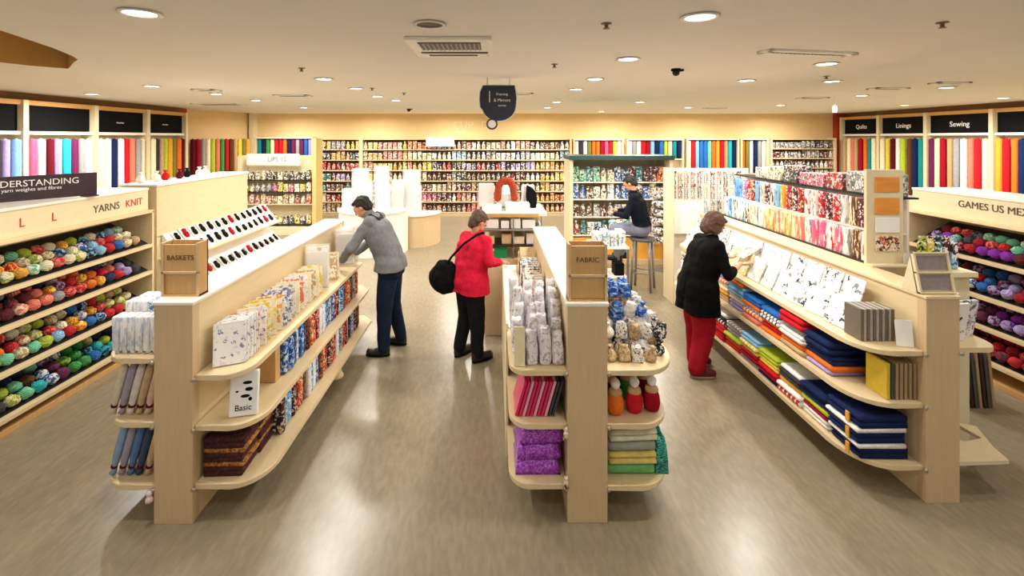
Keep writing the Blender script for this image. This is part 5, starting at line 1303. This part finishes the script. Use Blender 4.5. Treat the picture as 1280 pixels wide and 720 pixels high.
# person in black
J = stand(1.62, .7, (.0, .19, 1.50), dict(el=(-.27, .14, 1.08), wl=(-.14, .36, 1.13), dl=(.2, 1, .05), nl=(0, 0, 1), er=(.28, .16, 1.06), wr=(.13, .38, 1.13), dr=(-.1, 1, .0), nr=(0, 0, 1)), (0, .85, -.5), .09, step=.05)
person('person in black top and red trousers reading at the right gondola', (2.09, 4.92, 0), -PI/2 + .1, J,
       dict(hair=plain('chestnut_hair', '#543828', .7, .25, 40), hairshape=bob, trousers=cloth('trouser_red', '#a5182a'), top=cloth('top_black', '#060607'), shoes=plain('maroon_sandal', '#5a1418', .5), sole=plain('tan_sole', '#b08e74', .6)),
       dict(name='coat', hem=.64, bulk=1.32, short=True, legw=1.35))
me = cached('booklet', 'held', b_booklet(.16, .22, .008), prnt('held_sheet', ['#f0d8c8', '#f8f0ea', '#e0b8a0', '#c08070'], 20), False)
put('held_leaflet', me, (2.54, 4.97, 1.165), Euler((-PI/2 + .5, 0, -PI/2 + .1)), 'open printed leaflet held in the hands of the person in black', 'leaflet')
# seated person on a tall stool, faces -x and away
J = dict(hip=(0, 0, .86), waist=(0, .03, 1.0), chest=(0, .08, 1.22), sl=(-.155, .11, 1.35), sr=(.155, .11, 1.35), neck=(0, .14, 1.40), head=(0, .2, 1.56), face=(0, .85, -.5),
         hl=(-.09, .02, .85), hr=(.09, .02, .85), kl=(-.12, .42, .84), kr=(.12, .40, .82), al=(-.11, .36, .42), ar=(.11, .34, .42), tl=(-.11, .5, .37), tr=(.12, .48, .37),
         el=(-.25, .2, 1.08), wl=(-.12, .4, 1.08), dl=(.2, 1, .2), nl=(0, 0, -1), er=(.25, .2, 1.08), wr=(.13, .4, 1.1), dr=(-.2, 1, .2), nr=(0, 0, -1))
person('person in black top seated on a tall stool with hair in a bun', (2.36, 7.6, .10), PI/2 - .5, J,
       dict(hair=plain('dark_hair', '#241c18'), hairshape=bun, trousers=cloth('trouser_greyblue', '#7c7f92'), top=cloth('top_navy', '#10141f'), shoes=plain('black_shoe', '#17140f')),
       dict(name='cardigan', hem=.92, bulk=1.08, cut=False))
t = thing('bar_stool', 'tall stool with grey metal legs under the seated person', 'stool', (2.36, 7.6, 0), -.5)
bm = bmesh.new(); add_lathe(bm, [(.15, .775), (.19, .78), (.2, .80), (.19, .82), (.05, .825)], 24); obj('seat', bm, plain('grey_seat', '#5c5c62', .6), t, smooth=True)
for sx in (-1, 1):
    for sy in (-1, 1):
        bm = bmesh.new(); add_tube(bm, (sx * .15, sy * .15, 0), (sx * .12, sy * .12, .78), .02, 10); obj('leg', bm, GREYM, t, smooth=True)
bm = bmesh.new()
for a_, b__ in (((-1, -1), (1, -1)), ((1, -1), (1, 1)), ((1, 1), (-1, 1)), ((-1, 1), (-1, -1))): add_tube(bm, (a_[0] * .137, a_[1] * .137, .28), (b__[0] * .137, b__[1] * .137, .28), .01, 8)
obj('foot_ring', bm, GREYM, t)
# shoulder bag of person in red
t = thing('shoulder_bag', 'black shoulder bag hanging at the left hip of the person in red', 'bag', (-.26, 5.22, 0), -.6)
bm = bmesh.new(); add_sphere(bm, (-.27, -.12, .85), .19, 1.0, .6, .9); add_sphere(bm, (-.24, -.12, .95), .15, .95, .6, .75)
b2 = remesh(bm, .012, 3); 
for v in b2.verts: v.co += v.normal * .014 * mnoise.noise(v.co * 14)
obj('bag_body', b2, cloth('bag_black', '#101013'), t, smooth=True)
bm = bmesh.new(); pts = [(-.25, -.12, .98), (-.12, -.165, 1.12), (.02, -.13, 1.27), (.12, -.04, 1.36), (.14, .05, 1.375), (.08, .17, 1.27), (-.06, .2, 1.1), (-.2, .10, .98), (-.24, -.02, .96)]
for a_, b__ in zip(pts, pts[1:]): add_capsule(bm, a_, .013, b__, .013, 8)
obj('strap', bm, cloth('bag_black', '#101013'), t, smooth=True)

# ------------------------------------------------------------------ light, world, camera
W = bpy.data.worlds.new('shop_world'); S.world = W; W.use_nodes = True
bg = W.node_tree.nodes['Background']; bg.inputs[0].default_value = (1, .95, .88, 1); bg.inputs[1].default_value = .45  # even background light added as fill through the room's open near side
for x, y in ((-5, 1.2), (-2, .8), (1.2, .8), (4.5, 1.2), (-1.0, 4.2), (1.6, 4.0), (4.2, 3.0), (-3.2, 3.6)): lamp(x, y, 15)  # extra fill lamps over the front of the shop, no fittings built
for x in (-6, -3.6, -1.2, 1.2, 3.6, 6, 8.4): lamp(x, 13.7, 55)  # wall washers added to brighten the back wall
for x in (-4.5, -.5, 3.5, 7): lamp(x, 10.8, 45)  # added lamps lifting the light towards the rear, without fittings
for y in (4.5, 7, 9.5): lamp(9.3, y, 45)  # fill lamps before the right wall, no fitting modelled for them
for y in (5.5, 8.5): lamp(-6.6, y, 45)  # fill lamps before the left wall, likewise without fittings
cd = bpy.data.cameras.new('camera'); cam = bpy.data.objects.new('camera', cd); C.objects.link(cam)
cam.location = (0, 0, H); cam.rotation_euler = (PI/2, math.radians(0), 0)
cd.sensor_width = 36; cd.lens = 36 * 600 / 1280; cd.shift_x = 23 / 1280; cd.shift_y = -188 / 1280; cd.clip_start = .05
S.camera = cam
S.view_settings.view_transform = 'Standard'; S.view_settings.look = 'None'; S.view_settings.gamma = 1; S.view_settings.use_curve_mapping = False
S.view_settings.exposure = 0.08
S.cycles.use_denoising = True
S.cycles.max_bounces = 8
